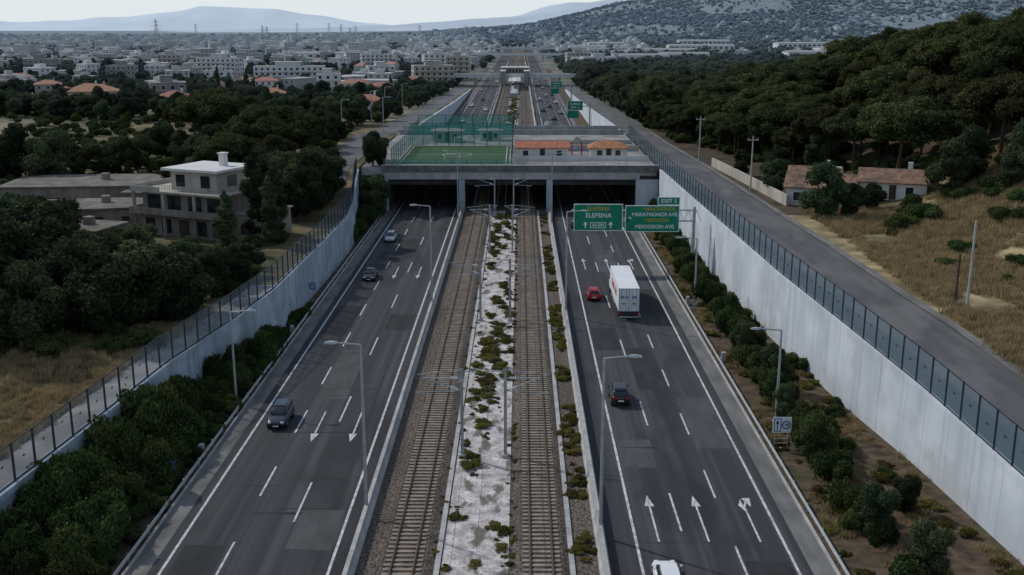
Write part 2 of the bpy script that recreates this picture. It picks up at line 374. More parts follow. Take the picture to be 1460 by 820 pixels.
# ------------------------------------------------------------ covered section
e=empty('motorway_tunnel_portal')
b=MB()
b.box(-30.6,26.5,203.02,265,7.0,8.6,'concrete')
b.box(-26.2,23.2,202.55,203.0,6.3,7.75,'concrete')
b.box(-26.6,26.6,202.35,203.0,7.753,8.95,'shoulder')
b.box(-26.8,26.7,202.25,203.1,8.953,9.08,'concrete')
add('deck',b,e)
b=MB()
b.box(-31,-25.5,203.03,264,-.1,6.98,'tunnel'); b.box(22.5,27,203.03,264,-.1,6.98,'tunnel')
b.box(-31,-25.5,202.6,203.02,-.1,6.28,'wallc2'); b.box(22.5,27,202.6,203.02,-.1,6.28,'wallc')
add('abutments',b,e)
b=MB()
for x in (-11.2,5.75):
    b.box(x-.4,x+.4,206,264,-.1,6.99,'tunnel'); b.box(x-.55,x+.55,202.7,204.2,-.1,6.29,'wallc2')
add('dividing_walls',b,e)
b=MB()
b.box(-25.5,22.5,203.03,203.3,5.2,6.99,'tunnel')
for i in range(36):
    x=-26.2+i*1.46; b.box(x-.03,x+.03,202.7,202.76,9.08,10.2,'steel')
for z in (9.45,9.8,10.2): b.box(-26.2,26.3,202.71,202.75,z-.02,z+.02,'steel')
add('portal_lintel_and_railing',b,e)
b=MB(); b.box(-30.6,26.5,203.2,265,8.6,8.64,'plaza'); add('plaza',b)
# pitch
e=empty('football_pitch')
b=MB(); b.box(-24.4,-2.2,206,240,8.641,8.67,'turf'); add('turf',b,e)
b=MB()
z=8.675
def ln(x0,x1,y0,y1): b.face([(x0,y0,z),(x1,y0,z),(x1,y1,z),(x0,y1,z)],'paint')
ln(-23.9,-2.7,206.5,206.65);ln(-23.9,-2.7,239.4,239.55);ln(-23.9,-23.75,206.65,239.4);ln(-2.85,-2.7,206.65,239.4);ln(-23.75,-2.85,223,223.15)
for k in range(24):
    a0,a1=2*math.pi*k/24,2*math.pi*(k+1)/24
    b.face([(-13.3+r*math.cos(a),223+r*math.sin(a),z+.002) for r,a in ((3,a0),(3.15,a0),(3.15,a1),(3,a1))],'paint')
add('lines',b,e)
b=MB()
for yy in (207,239):
    for x in (-14.8,-11.8): b.cyl((x,yy,8.67),(x,yy,10.7),.06,.06,'signwhite',6)
    b.cyl((-14.8,yy,10.7),(-11.8,yy,10.7),.06,.06,'signwhite',6)
add('goals',b,e)
e=empty('netting_fence'); ps=MB(); pn=MB()
def netline(p,q,h,n):
    for i in range(n+1):
        x=p[0]+(q[0]-p[0])*i/n; y=p[1]+(q[1]-p[1])*i/n; ps.cyl((x,y,8.64),(x,y,8.64+h),.07,.06,'dark',6)
    pn.face([(p[0],p[1],8.7),(q[0],q[1],8.7),(q[0],q[1],8.64+h),(p[0],p[1],8.64+h)],'net')
    for hh in (h,h*.5): ps.cyl((*p,8.64+hh),(*q,8.64+hh),.04,.04,'dark',5)
netline((-25,241),(-1.6,241),5.0,8); netline((-25,205),(-25,241),3.4,9); netline((-1.6,205.2),(-1.6,241),3.0,9); netline((-25,241),(-25,262),4.2,4); netline((-25,262),(-1.6,262),5.2,7)
netline((-25,205),(-1.6,205),1.3,8)
add('posts',ps,e); add('netting',pn,e)
# ------------------------------------------------------------ buildings
def windows(gm,fm,face,w,d,z0,h,n,ww=1.1,wh=1.3):
    for i in range(n):
        t=-w/2+(i+.5)*w/n if face in 'fb' else -d/2+(i+.5)*d/n
        zc=z0+h*.52
        if face=='f': A=(t-ww/2,t+ww/2,-d/2-.03,-d/2+.02); F=(t-ww/2-.1,t+ww/2+.1,-d/2-.02,-d/2+.015)
        if face=='b': A=(t-ww/2,t+ww/2,d/2-.02,d/2+.03); F=(t-ww/2-.1,t+ww/2+.1,d/2-.015,d/2+.02)
        if face=='l': A=(-w/2-.03,-w/2+.02,t-ww/2,t+ww/2); F=(-w/2-.02,-w/2+.015,t-ww/2-.1,t+ww/2+.1)
        if face=='r': A=(w/2-.02,w/2+.03,t-ww/2,t+ww/2); F=(w/2-.015,w/2+.02,t-ww/2-.1,t+ww/2+.1)
        gm.box(*A,zc-wh/2,zc+wh/2,'glass'); fm.box(*F,zc-wh/2-.1,zc+wh/2+.1,'signwhite')
        if face=='f': fm.box(t-ww/2-.2,t+ww/2+.2,-d/2-.16,-d/2-.035,zc-wh/2-.2,zc-wh/2-.1,'concrete')
def house(name,x,y,w,d,h,rh,rot=0,wall='white',roof='tile',fl=1,hip=True,z=None,chim=True):
    z=H(x,y)-.2 if z is None else z
    e=empty(name,(x,y,z),rot)
    b=MB(); b.box(-w/2,w/2,-d/2,d/2,0,h,wall); add('walls',b,e)
    b=MB(); o=.45; i=min(d/2,w/2)*(.95 if hip else 0)
    A=[(-w/2-o,-d/2-o,h),(w/2+o,-d/2-o,h),(w/2+o,d/2+o,h),(-w/2-o,d/2+o,h)]
    r0=(-w/2-o+i,0,h+rh); r1=(w/2+o-i,0,h+rh)
    b.v=A+[r0,r1]+[(p[0],p[1],h+.002-.18) for p in A]
    b.f=[(0,1,5,4),(2,3,4,5),(1,2,5),(3,0,4),(0,6,7,1),(1,7,8,2),(2,8,9,3),(3,9,6,0),(6,9,8,7)]
    mi=b.mi(roof); b.m=[mi]*9; 
    if chim: b.box(w*.2,w*.2+.7,d*.1,d*.1+.7,h+.2,h+rh+.9,wall)
    add('roof',b,e)
    gm,fm=MB(),MB(); fh=h/fl
    for k in range(fl):
        for f,n in (('f',max(2,int(w/3.2))),('b',max(2,int(w/3.2))),('l',max(1,int(d/3.5))),('r',max(1,int(d/3.5)))):
            windows(gm,fm,f,w,d,k*fh,fh,n)
    add('windows',gm,e); add('window_frames',fm,e)
    b=MB(); b.box(-.5,.5,-d/2-.06,-d/2+.03,.1,2.3,'bark'); add('door',b,e)
    return e
def flats(name,x,y,w,d,fl,rot=0,wall='white',z=None,balc=True,fh=3.1,pent=True):
    z=H(x,y)-.2 if z is None else z
    e=empty(name,(x,y,z),rot); h=fl*fh
    b=MB(); b.box(-w/2,w/2,-d/2,d/2,0,h,wall); add('walls',b,e)
    b=MB(); b.box(-w/2-.15,w/2+.15,-d/2-.15,d/2+.15,h+.003,h+.35,wall); b.box(-w/2+.2,w/2-.2,-d/2+.2,d/2-.2,h+.353,h+.37,'grey')
    if pent: b.box(-w*.2,w*.15,-d*.2,d*.25,h+.372,h+2.8,wall); b.box(-w*.23,w*.18,-d*.23,d*.28,h+2.803,h+3.0,wall)
    add('roof',b,e)
    gm,fm=MB(),MB()
    for k in range(fl):
        for f,n in (('f',max(2,int(w/3.4))),('b',max(2,int(w/3.4))),('l',max(2,int(d/3.4))),('r',max(2,int(d/3.4)))):
            windows(gm,fm,f,w,d,k*fh,fh,n,1.5,1.5)
    add('windows',gm,e); add('window_frames',fm,e)
    if balc:
        b=MB()
        for k in range(1,fl):
            b.box(-w/2+.3,w/2-.3,-d/2-1.4,-d/2-.17,k*fh-.1,k*fh+.08,wall); b.box(-w/2+.3,w/2-.3,-d/2-1.4,-d/2-1.32,k*fh+.083,k*fh+.95,wall)
        add('balconies',b,e)
    b=MB(); b.box(-.7,.7,-d/2-.06,-d/2+.03,.1,2.4,'bark'); add('door',b,e)
    return e
# main concrete villa
z0=H(-46.5,152)-.1
e=empty('concrete_villa',(-46.3,153,z0),math.radians(-24))
b=MB()
b.box(-8,8,-5,5,0,3.2,'villaw'); b.box(-7.6,7.2,-4.5,5,3.453,6.4,'villaw'); b.box(-3,5.2,-3.4,4,6.653,9.5,'cream')
b.box(5.5,12,-3.6,4.4,0,3.9,'villaw'); add('walls',b,e)
b=MB()
b.box(-8.9,8.4,-6.0,5.4,3.203,3.45,'villaw'); b.box(-8.6,8.0,-5.9,5.3,6.403,6.65,'cream'); b.box(-3.9,6.1,-4.4,4.8,9.503,9.85,'white'); b.box(5.3,12.3,-3.9,4.7,3.903,4.1,'grey')
b.box(2.2,3.1,1,1.9,9.853,11.6,'white'); b.box(2.05,3.25,.85,2.05,11.603,11.75,'white'); b.box(10.2,11.2,1,2,4.103,8.2,'cream'); b.box(10.0,11.4,.8,2.2,8.203,8.4,'cream')
b.box(-8.6,-8.45,-5.9,5.3,6.653,7.3,'cream'); b.box(-8.44,-3.2,-5.9,-5.75,6.653,7.3,'cream'); b.box(-8.9,-8.75,-6,5.4,3.453,4.2,'villaw'); b.box(-8.74,8.3,-6,-5.86,3.453,4.2,'villaw')
add('roof_slabs_and_chimneys',b,e)
b=MB(); f=MB()
for x in (-6,-3,0.2,3.4,6.2):
    b.box(x-.8,x+.8,-5.04,-4.98,.6,2.5,'glass'); f.box(x-.9,x+.9,-5.02,-4.99,.5,2.6,'dark')
for x in (-5.5,-1.8,2,5.4):
    b.box(x-1.1,x+1.1,-4.54,-4.48,3.6,5.8,'glass'); f.box(x-1.2,x+1.2,-4.52,-4.49,3.5,5.9,'dark')
for x in (-1.3,3.2): b.box(x-.8,x+.8,-3.44,-3.38,7.1,8.9,'glass')
for y in (-2.6,.4,3.2):
    b.box(-8.04,-7.98,y-.7,y+.7,.9,2.4,'glass'); b.box(-7.64,-7.58,y-.7,y+.7,4.1,5.7,'glass')
b.box(-3.04,-2.98,-1,1,7.2,8.8,'glass'); b.box(5.18,5.24,-1,1,7.2,8.8,'glass')
b.box(6.6,7.8,-3.64,-3.58,1,2.4,'glass'); b.box(9.2,10.8,-3.64,-3.58,1,2.4,'glass')
add('windows',b,e); add('window_frames',f,e)
b=MB()
for zz,x0,x1,y0,y1 in ((6.65,-3.1,7.9,-5.85,5.2),):
    for i in range(24):
        x=x0+(x1-x0)*i/23; b.box(x-.02,x+.02,y0,y0+.04,zz,zz+.95,'steel')
    for q in (.45,.95): b.box(x0,x1,y0,y0+.05,zz+q-.03,zz+q,'steel')
add('balcony_railings',b,e)
b=MB()
for x in (-8.3,-2.8,2.8,7.9): b.box(x-.17,x+.17,-5.75,-5.4,0,3.2,'villaw'); b.box(x-.17,x+.17,-5.7,-5.35,3.452,6.4,'cream')
add('columns',b,e)
b=MB(); b.box(-.5,.5,-5.06,-5.0,0,2.3,'bark'); add('door',b,e)
for x,y,w,d,h_,r in ((-66,160,15,10,3.0,.2),(-61,142,11,7,3.0,-.25),(-73,176,24,14,3.6,.1),(-59,170,9,7,3.2,.0)):
    z=H(x,y)-.1; e=empty('outbuilding',(x,y,z),r); b=MB(); b.box(-w/2,w/2,-d/2,d/2,0,h_,'villaw'); add('walls',b,e)
    b=MB(); b.box(-w/2-.3,w/2+.3,-d/2-.3,d/2+.3,h_+.003,h_+.25,'brownroof'); b.box(w*.1,w*.1+1.2,0,1.2,h_+.253,h_+1.3,'villaw'); add('roof',b,e)
    b=MB()
    for k in range(4): xx=-w/2+w*(k+.5)/4; b.box(xx-.6,xx+.6,-d/2-.03,-d/2+.02,.9,1.9,'glass')
    add('windows',b,e)
# deck buildings
house('tiled_pavilion',4.6,216,10.2,5,2.6,1.1,0,'white','tile',1,False,8.64,False)
house('tiled_pavilion',18.2,218,7.5,5,2.3,1.3,0,'white','tile',1,True,8.64,False)
house('changing_room_building',-17,250,7,4,2.6,.5,0,'cream','grey',1,True,8.64,False)
house('changing_room_building',-7,253,5,3.5,2.4,.4,0,'white','grey',1,True,8.64,False)
b=MB()
b.box(-1.2,26,212.6,212.75,8.64,9.7,'white'); b.box(10.5,26,230,230.15,8.64,9.9,'cream'); b.box(-1.2,26,244,244.2,8.64,9.6,'concrete'); add('boundary_wall',b)
e=empty('playground_climbing_frame',(12,222,8.64)); b=MB()
for x in (-1,1):
    for y in (-1,1): b.cyl((x,y,0),(x,y,3),.08,.08,'red',6)
b.box(-1,1,-1,1,1.4,1.5,'signblue'); b.box(-4.2,-1.1,-.06,.06,2.4,2.5,'red')
for x in (-4.2,-2.9): b.cyl((x,-.9,0),(x,0,2.5),.06,.06,'signblue',6); b.cyl((x,.9,0),(x,0,2.5),.06,.06,'signblue',6)
add('frame',b,e)
b=MB(); 
for q in (((-1.4,-1.4),(1.4,-1.4)),((1.4,-1.4),(1.4,1.4)),((1.4,1.4),(-1.4,1.4)),((-1.4,1.4),(-1.4,-1.4))): b.face([(*q[0],3),(*q[1],3),(0,0,3.9)],'brownroof')
add('canopy',b,e)
b=MB(); b.loft([[(1,-.4,1.5),(1,.4,1.5),(1,.4,1.6),(1,-.4,1.6)],[(3.6,-.4,.1),(3.6,.4,.1),(3.6,.4,.2),(3.6,-.4,.2)]],'signblue'); add('slide',b,e)
# farm buildings right
house('farmhouse',47,163,10,7,3,1.9,-.35,'white','oldtile',1,False)
house('farmhouse',57,160,9.5,6.5,2.7,1.7,-.35,'white','oldtile',1,False)
house('farmhouse',49.5,176,8,5,2.6,1.5,-.3,'white','oldtile',1,False)
b=MB()
pts=[(37.7,206),(39.0,190),(40.2,172),(41.0,160)]
for (ax,ay),(bx,by) in zip(pts,pts[1:]):
    za,zb=H(ax,ay),H(bx,by)
    b.loft([[(ax-.15,ay,za-.2),(ax+.15,ay,za-.2),(ax+.15,ay,za+1.7),(ax-.15,ay,za+1.7)],[(bx-.15,by+.02,zb-.2),(bx+.15,by+.02,zb-.2),(bx+.15,by+.02,zb+1.7),(bx-.15,by+.02,zb+1.7)]],'cream')
add('boundary_wall',b)
KEEP=[(-46,153,13),(-66,160,9),(-61,141,6),(-73,174,12),(-59,169,6),(47,163,8),(57,160,8),(49.5,176,7)]
def keep(x,y,r): KEEP.append((x,y,r))
for a in ((-160,400,17,12,6,2.4,.3,'cream','tile',2),(-110,365,18,10,3.4,2,.1,'cream','tile',1),(-128,395,10,9,5.5,2,-.3,'white','tile',2),
          (-98,420,11,9,5.6,2,.2,'white','tile',2),(-47,330,9,8,5.6,1.8,.2,'white','tile',2),(-60,470,12,9,6,2,.4,'cream','tile',2),(-190,470,12,10,6,2,.1,'white','tile',2),
          (-80,520,14,9,6,2,-.2,'white','tile',2),(-230,520,12,10,6,2,.4,'cream','tile',2),(-140,590,13,10,6,2,.2,'white','tile',2),(-58,590,12,9,6,2,-.2,'cream','tile',2),(-300,640,15,10,6,2.4,.2,'white','tile',2)):
    house('villa',*a); keep(a[0],a[1]-8,a[2]*.95)
for a in ((-142,430,14,12,3,.35,'grey'),(-148,690,44,16,3,.1,'white'),(-215,770,30,14,4,-.2,'white'),(-52,640,24,16,4,.2,'cream'),(-42,720,16,14,5,.1,'cream'),(-60,790,20,14,5,.0,'white'),
          (-120,900,26,14,4,.2,'white'),(-280,860,18,14,4,.2,'cream'),(-100,560,12,10,3,.1,'white'),(-340,760,18,14,4,0,'grey'),(-250,420,14,12,3,.3,'white'),(-180,640,16,12,3,.2,'white'),(-260,700,16,12,3,-.3,'grey'),(-95,730,18,12,3,.3,'white'),
          (60,820,26,14,4,.1,'white'),(52,960,22,14,4,.1,'cream')):
    flats('apartment_block',*a); keep(a[0],a[1]-11,a[2]*.75)
def shed(x,y,w,d,h,m='white'):
    e=empty('warehouse',(x,y,H(x,y)-.3),R(-.1,.1)); b=MB(); b.box(-w/2,w/2,-d/2,d/2,0,h,m); add('walls',b,e)
    b=MB(); b.loft([[(-w/2-.3,-d/2-.3,h),(-w/2-.3,0,h+1.6),(-w/2-.3,d/2+.3,h)],[(w/2+.3,-d/2-.3,h),(w/2+.3,0,h+1.6),(w/2+.3,d/2+.3,h)]],'grey'); add('roof',b,e)
    b=MB()
    k=int(w/7)
    for i in range(k): xx=-w/2+w*(i+.5)/k; b.box(xx-1.6,xx+1.6,-d/2-.05,-d/2+.02,h*.55,h*.8,'glass')
    add('windows',b,e); b=MB(); b.box(-2,2,-d/2-.06,-d/2+.01,0,h*.5,'signblue'); add('door',b,e); keep(x,y-10,w*.55)
for a in ((330,1180,80,30,9),(520,1250,70,30,10),(180,1300,60,30,9),(250,1500,90,35,10),(620,1450,60,30,10),(120,1050,46,24,8),(430,1650,80,35,11),(90,1450,50,25,9),(-200,1100,60,26,8),(58,900,30,26,9),(62,700,24,18,7),(400,1350,60,30,9),(170,1120,50,24,8),(700,1900,120,50,12),(150,1750,80,30,10),(330,1950,90,40,11)):
    shed(*a)
# station + overbridges
e=empty('railway_station',(-3,0,0)); b=MB()
b.box(-2.2,2.2,560,700,.2,1.0,'concrete'); add('platform',b,e)
b=MB(); b.box(-3.4,3.4,600,690,5.0,5.4,'white')
for y in range(605,690,12): b.box(-.3,.3,y,y+.6,1,5,'grey')
add('canopy',b,e)
b=MB(); b.box(-8,8,655,668,6,10.5,'grey'); b.box(-8.6,8.6,654,669,10.503,11,'white')
for x in range(-7,8,2): b.box(x-.6,x+.6,654.9,655.1,7.5,9.8,'glass')
for x in (-7,7): b.box(x-.5,x+.5,656,667,0,6,'grey')
for x in (-7,7): b.box(x-1.5,x+1.5,640,653.9,0,9,'grey'); b.box(x-1.7,x+1.7,639,653.8,9.003,9.4,'white')
add('concourse',b,e)
for yy,x0,x1,zz in ((645,-60,60,6.5),(1120,-140,160,7),(1420,-160,160,7)):
    e=empty('road_overbridge'); b=MB(); b.box(x0,x1,yy,yy+9,zz-1.2,zz,'concrete'); b.box(x0,x1,yy-.3,yy-.02,zz-1.3,zz+1,'white'); b.box(x0,x1,yy+9.02,yy+9.3,zz-1.3,zz+1,'white'); add('deck',b,e)
    b=MB()
    for x in (-27,-11.2,5.7,24): b.box(x-.6,x+.6,yy+1,yy+8,0,zz-1.2,'concrete')
    add('piers',b,e)
e=empty('road_overbridge'); b=MB(); b.box(-31,27,270,281,7.3,8.5,'concrete'); b.box(-31,27,269.6,269.98,7.2,9.5,'concrete'); b.box(-31,27,281.02,281.4,7.2,9.5,'concrete'); b.box(-31,27,270.1,280.9,8.503,8.53,'asphalt_old'); add('deck',b,e)
b=MB()
for x in (-11.2,5.75): b.box(x-.5,x+.5,272,279,0,7.29,'concrete')
add('piers',b,e)
# ------------------------------------------------------------ foliage templates
def ico(sub):
    bm=bmesh.new(); bmesh.ops.create_icosphere(bm,subdivisions=sub,radius=1); 
    v=np.array([x.co[:] for x in bm.verts]); f=np.array([[q.index for q in p.verts] for p in bm.faces]); bm.free(); return v,f
IV,IF=ico(2)
def leafmesh(name,lobes,n,size,m,trunk=None,seed=0,core=.80,asp=.6,up=.0,low=.35):
    r=np.random.default_rng(seed); lobes=np.array(lobes,float)
    C=lobes[:,:3]; RR=lobes[:,3:6]
    w=(RR.prod(axis=1))**(2/3); w/=w.sum(); li=r.choice(len(lobes),n,p=w)
    d=r.normal(size=(n,3)); d/=np.linalg.norm(d,axis=1)[:,None]
    fl=(d[:,2]<-.2)&(r.random(n)>low); d[fl,2]*=-1
    rad=r.uniform(.78,1.08,n)+ (r.random(n)<.10)*r.uniform(0,.28,n)
    p=C[li]+d*RR[li]*rad[:,None]
    nn=d*.7+r.normal(size=(n,3))*.55; nn[:,2]+=up; nn/=np.linalg.norm(nn,axis=1)[:,None]
    t=np.cross(nn,r.normal(size=(n,3))); t/=np.linalg.norm(t,axis=1)[:,None]; bt=np.cross(nn,t)
    a=size*r.uniform(.55,1.35,n)[:,None]; bb=a*asp
    q=np.stack([p-t*a,p-bt*bb,p+t*a,p+bt*bb],axis=1).reshape(-1,3)
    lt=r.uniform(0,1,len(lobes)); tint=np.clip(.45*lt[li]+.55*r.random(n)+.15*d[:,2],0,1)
    V=[q]; T=[np.repeat(tint,4)]
    faces=[tuple(x) for x in np.arange(4*n).reshape(-1,4)]; mis=[0]*n; off=4*n
    if core:
        for k in range(len(lobes)):
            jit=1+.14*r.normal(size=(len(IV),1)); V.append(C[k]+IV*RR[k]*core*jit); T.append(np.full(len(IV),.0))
            faces+=[tuple(x+off) for x in IF]; mis+=[0]*len(IF); off+=len(IV)
    if trunk:
        tb=MB()
        for s in trunk: tb.cyl(*s,'bark',7,False)
        V.append(np.array(tb.v)); T.append(np.zeros(len(tb.v))); faces+=[tuple(x+off for x in f) for f in tb.f]; mis+=[1]*len(tb.f)
    V=np.concatenate(V); me=bpy.data.meshes.new(name); me.from_pydata(V.tolist(),[],faces)
    me.materials.append(M[m]); me.materials.append(M['bark']); me.polygons.foreach_set('material_index',mis)
    at=me.attributes.new('tint','FLOAT','POINT'); at.data.foreach_set('value',np.concatenate(T).astype(np.float32)); me.update(); return me
def pine(seed,n=7500):
    r=random.Random(seed); lo=[]; tr=[((0,0,-.5),(.3*r.uniform(-1,1),.2,4.8),.3,.2)]
    tx=tr[0][1]
    for k in range(18):
        a=k*2.4+r.uniform(-.3,.3); q=math.sqrt((k+.5)/18)*r.uniform(3.9,4.8)
        z=9.6-.13*q*q+r.uniform(-.8,.6)
        rr=r.uniform(1.1,1.9); lo.append((q*math.cos(a),q*math.sin(a),z-rr*.3,rr,rr,rr*.7))
        if k%2==0: tr.append((tx,(q*.8*math.cos(a),q*.8*math.sin(a),z-1),.14,.04))
    for k in range(10):
        a=r.uniform(0,6.3); q=r.uniform(1.5,4.4); lo.append((q*math.cos(a),q*math.sin(a),6.4+r.uniform(-1.2,.8),1.35,1.35,.9))
    return leafmesh('pine_tree',lo,n,.22,'pine',tr,seed,.8,.5,.25,.5)
def broad(seed,n=7000,hh=8.0,m='leaf',size=.2,core=.78):
    r=random.Random(seed); lo=[]; tr=[((0,0,-.4),(.2,0,hh*.4),.26,.17)]
    for k in range(19):
        a=r.uniform(0,6.3); u=r.uniform(-1,1); s=math.sqrt(1-u*u)*r.uniform(.35,1.1); R_=hh*.34
        rr=hh*r.uniform(.09,.19); x,y,z=R_*s*math.cos(a),R_*s*math.sin(a),hh*.5+u*hh*.34
        lo.append((x,y,z,rr,rr,rr*r.uniform(.75,1.1)))
        if k%2==0: tr.append((tr[0][1],(x*.8,y*.8,z-.3),.1,.03))
    return leafmesh('broadleaf_tree',lo,n,size,m,tr,seed,core)
def bush(seed,n=2600,m='bushleaf',flat=1,size=.085,name='bush'):
    r=random.Random(seed); lo=[]
    for k in range(9):
        a=r.uniform(0,6.3); q=r.uniform(0,.8); rr=r.uniform(.24,.52)
        lo.append((q*math.cos(a),q*math.sin(a),(rr*.7+r.uniform(0,.65)*(1-q*.6))*flat,rr,rr,rr*.9*flat))
    return leafmesh(name,lo,n,size,m,[((0,0,-.2),(0,0,.5),.06,.04)],seed,.72)
def column(seed,h,r0,n,m='leaf'):
    r=random.Random(seed); lo=[]
    for k in range(14):
        t=(k+.5)/14; z=h*(.1+.86*t); rr=r0*math.sin(math.pi*min(1,.18+.8*t))**.7
        for j in range(2):
            a=r.uniform(0,6.3); lo.append((rr*.4*math.cos(a),rr*.4*math.sin(a),z,rr*.7,rr*.7,h*.06))
    return leafmesh('tree',lo,n,.17,m,[((0,0,-.3),(0,0,h*.7),.2,.08)],seed,.8)
def grass(seed,n=70):
    r=np.random.default_rng(seed); b=MB()
    for i in range(n):
        a=r.uniform(0,6.28); q=r.uniform(0,.7); x,y=q*math.cos(a),q*math.sin(a); h=r.uniform(.3,.75); w=.035; a2=r.uniform(0,3.14); lx,ly=r.normal()*.16,r.normal()*.16
        b.face([(x-w*math.cos(a2),y-w*math.sin(a2),0),(x+w*math.cos(a2),y+w*math.sin(a2),0),(x+lx,y+ly,h)],'straw')
    me=b.mesh('grass_tuft'); at=me.attributes.new('tint','FLOAT','POINT'); at.data.foreach_set('value',r.random(len(me.vertices)).astype(np.float32)); return me
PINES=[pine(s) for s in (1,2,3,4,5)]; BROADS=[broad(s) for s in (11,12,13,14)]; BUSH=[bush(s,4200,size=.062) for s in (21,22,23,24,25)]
FARB=[broad(s,1500,8,'leaf',.42,.88) for s in (17,18,19)]
VFAR=[broad(s,350,8,'leaf',.9,.95) for s in (27,28)]
SHRUB=[bush(s,1500,'shrubleaf',.55,.07) for s in (31,32,33)]
POP=column(41,13,1.9,5200); CYP=column(42,14,1.4,4200,'pine'); GR=[grass(s) for s in (51,52,53)]
BROADN=[broad(s,9500,8,'leaf',.17) for s in (15,16)]
def cityb(seed):
    r=random.Random(seed); b=MB(); w,d,fl=r.uniform(10,18),r.uniform(10,15),r.choice((2,2,3,3,4,5)); h=fl*3.1
    b.box(-w/2,w/2,-d/2,d/2,-2,h,'city'); b.box(-w/2-.2,w/2+.2,-d/2-.2,d/2+.2,h+.01,h+.5,'city')
    if r.random()<.7: b.box(-w*.25,w*.1,-d*.2,d*.2,h+.51,h+3,'city')
    for k in range(fl):
        z=k*3.1
        n=int(w/3)
        for i in range(n):
            x=-w/2+w*(i+.5)/n; b.box(x-.8,x+.8,-d/2-.05,-d/2+.02,z+.9,z+2.5,'citywin')
        n=int(d/3.5)
        for i in range(n):
            y=-d/2+d*(i+.5)/n; b.box(w/2-.02,w/2+.05,y-.8,y+.8,z+.9,z+2.5,'citywin'); b.box(-w/2-.05,-w/2+.02,y-.8,y+.8,z+.9,z+2.5,'citywin')
        if k: b.box(-w/2,w/2,-d/2-1.3,-d/2-.06,z,z+.9,'city')
    return b.mesh('city_building')
def cityh(seed):
    r=random.Random(seed); b=MB(); w,d,h=r.uniform(9,13),r.uniform(8,11),r.choice((4,6.2)); 
    b.box(-w/2,w/2,-d/2,d/2,-2,h,'city'); i=len(b.v)
    A=[(-w/2-.4,-d/2-.4,h),(w/2+.4,-d/2-.4,h),(w/2+.4,d/2+.4,h),(-w/2-.4,d/2+.4,h)]
    b.v+=A+[(-w/4,0,h+2.2),(w/4,0,h+2.2)]
    for f in ((0,1,5,4),(2,3,4,5),(1,2,5),(3,0,4)): b.f.append(tuple(i+q for q in f)); b.m.append(b.mi('tile'))
    for x in (-w*.3,0,w*.3): b.box(x-.6,x+.6,-d/2-.05,-d/2+.02,1,2.4,'citywin')
    return b.mesh('city_house')
CB=[cityb(s) for s in range(60,69)]; CH=[cityh(s) for s in range(70,74)]
# ------------------------------------------------------------ scatter via geometry nodes
def coll(name,meshes):
    c=bpy.data.collections.new(name)
    for m in meshes: o=bpy.data.objects.new(m.name,m); c.objects.link(o)
    return c
def scatter(name,P,scl,rotz,c):
    me=bpy.data.meshes.new(name); me.from_pydata([tuple(p) for p in P],[],[])
    a=me.attributes.new('scl','FLOAT_VECTOR','POINT'); a.data.foreach_set('vector',np.array(scl,np.float32).ravel())
    a=me.attributes.new('rot','FLOAT_VECTOR','POINT'); rr=np.zeros((len(P),3),np.float32); rr[:,2]=rotz; a.data.foreach_set('vector',rr.ravel())
    o=bpy.data.objects.new(name,me); S.collection.objects.link(o)
    ng=bpy.data.node_groups.new(name,'GeometryNodeTree'); ng.interface.new_socket('Geometry',in_out='INPUT',socket_type='NodeSocketGeometry'); ng.interface.new_socket('Geometry',in_out='OUTPUT',socket_type='NodeSocketGeometry')
    N,L=ng.nodes,ng.links; gi=N.new('NodeGroupInput'); go=N.new('NodeGroupOutput'); ins=N.new('GeometryNodeInstanceOnPoints')
    ci=N.new('GeometryNodeCollectionInfo'); ci.inputs['Collection'].default_value=c; ci.inputs['Separate Children'].default_value=True; ci.inputs['Reset Children'].default_value=True
    def na(n):
        q=N.new('GeometryNodeInputNamedAttribute'); q.data_type='FLOAT_VECTOR'; q.inputs['Name'].default_value=n; return q.outputs[0]
    e2=N.new('FunctionNodeEulerToRotation'); L.new(na('rot'),e2.inputs[0]); L.new(e2.outputs[0],ins.inputs['Rotation']); L.new(na('scl'),ins.inputs['Scale'])
    L.new(gi.outputs[0],ins.inputs['Points']); L.new(ci.outputs[0],ins.inputs['Instance']); ins.inputs['Pick Instance'].default_value=True
    L.new(ins.outputs[0],go.inputs[0]); md=o.modifiers.new('scatter','NODES'); md.node_group=ng; return o
def clear(x,y,pad=0):
    for a,b_,r_ in KEEP:
        if (x-a)**2+(y-b_)**2<(r_+pad)**2: return False
    return True
def mass(name,gen,n,c,s0,s1,tries=12,zr=(.85,1.15),sink=.0):
    P=[];Q=[];T=[]
    k=0
    while len(P)<n and k<n*tries:
        k+=1; p=gen()
        if p is None: continue
        x,y=p; s=R(s0,s1); P.append((x,y,H(x,y)-sink)); Q.append((s*R(.9,1.15),s*R(.9,1.15),s*R(*zr))); T.append(R(0,6.28))
    return scatter(name,P,Q,T,c)
FE=[(150,78),(160,70),(170,63),(185,58),(200,53),(224,47),(255,40),(300,37),(1000,38)]
cp=coll('pine_templates',PINES); cb=coll('broadleaf_templates',BROADS); cfb=coll('far_tree_templates',FARB); cvf=coll('hill_tree_templates',VFAR); cbu=coll('bush_templates',BUSH); csh=coll('shrub_templates',SHRUB); cg=coll('grass_templates',GR)
P=[];Q=[];T=[]; singles=[]
y=150
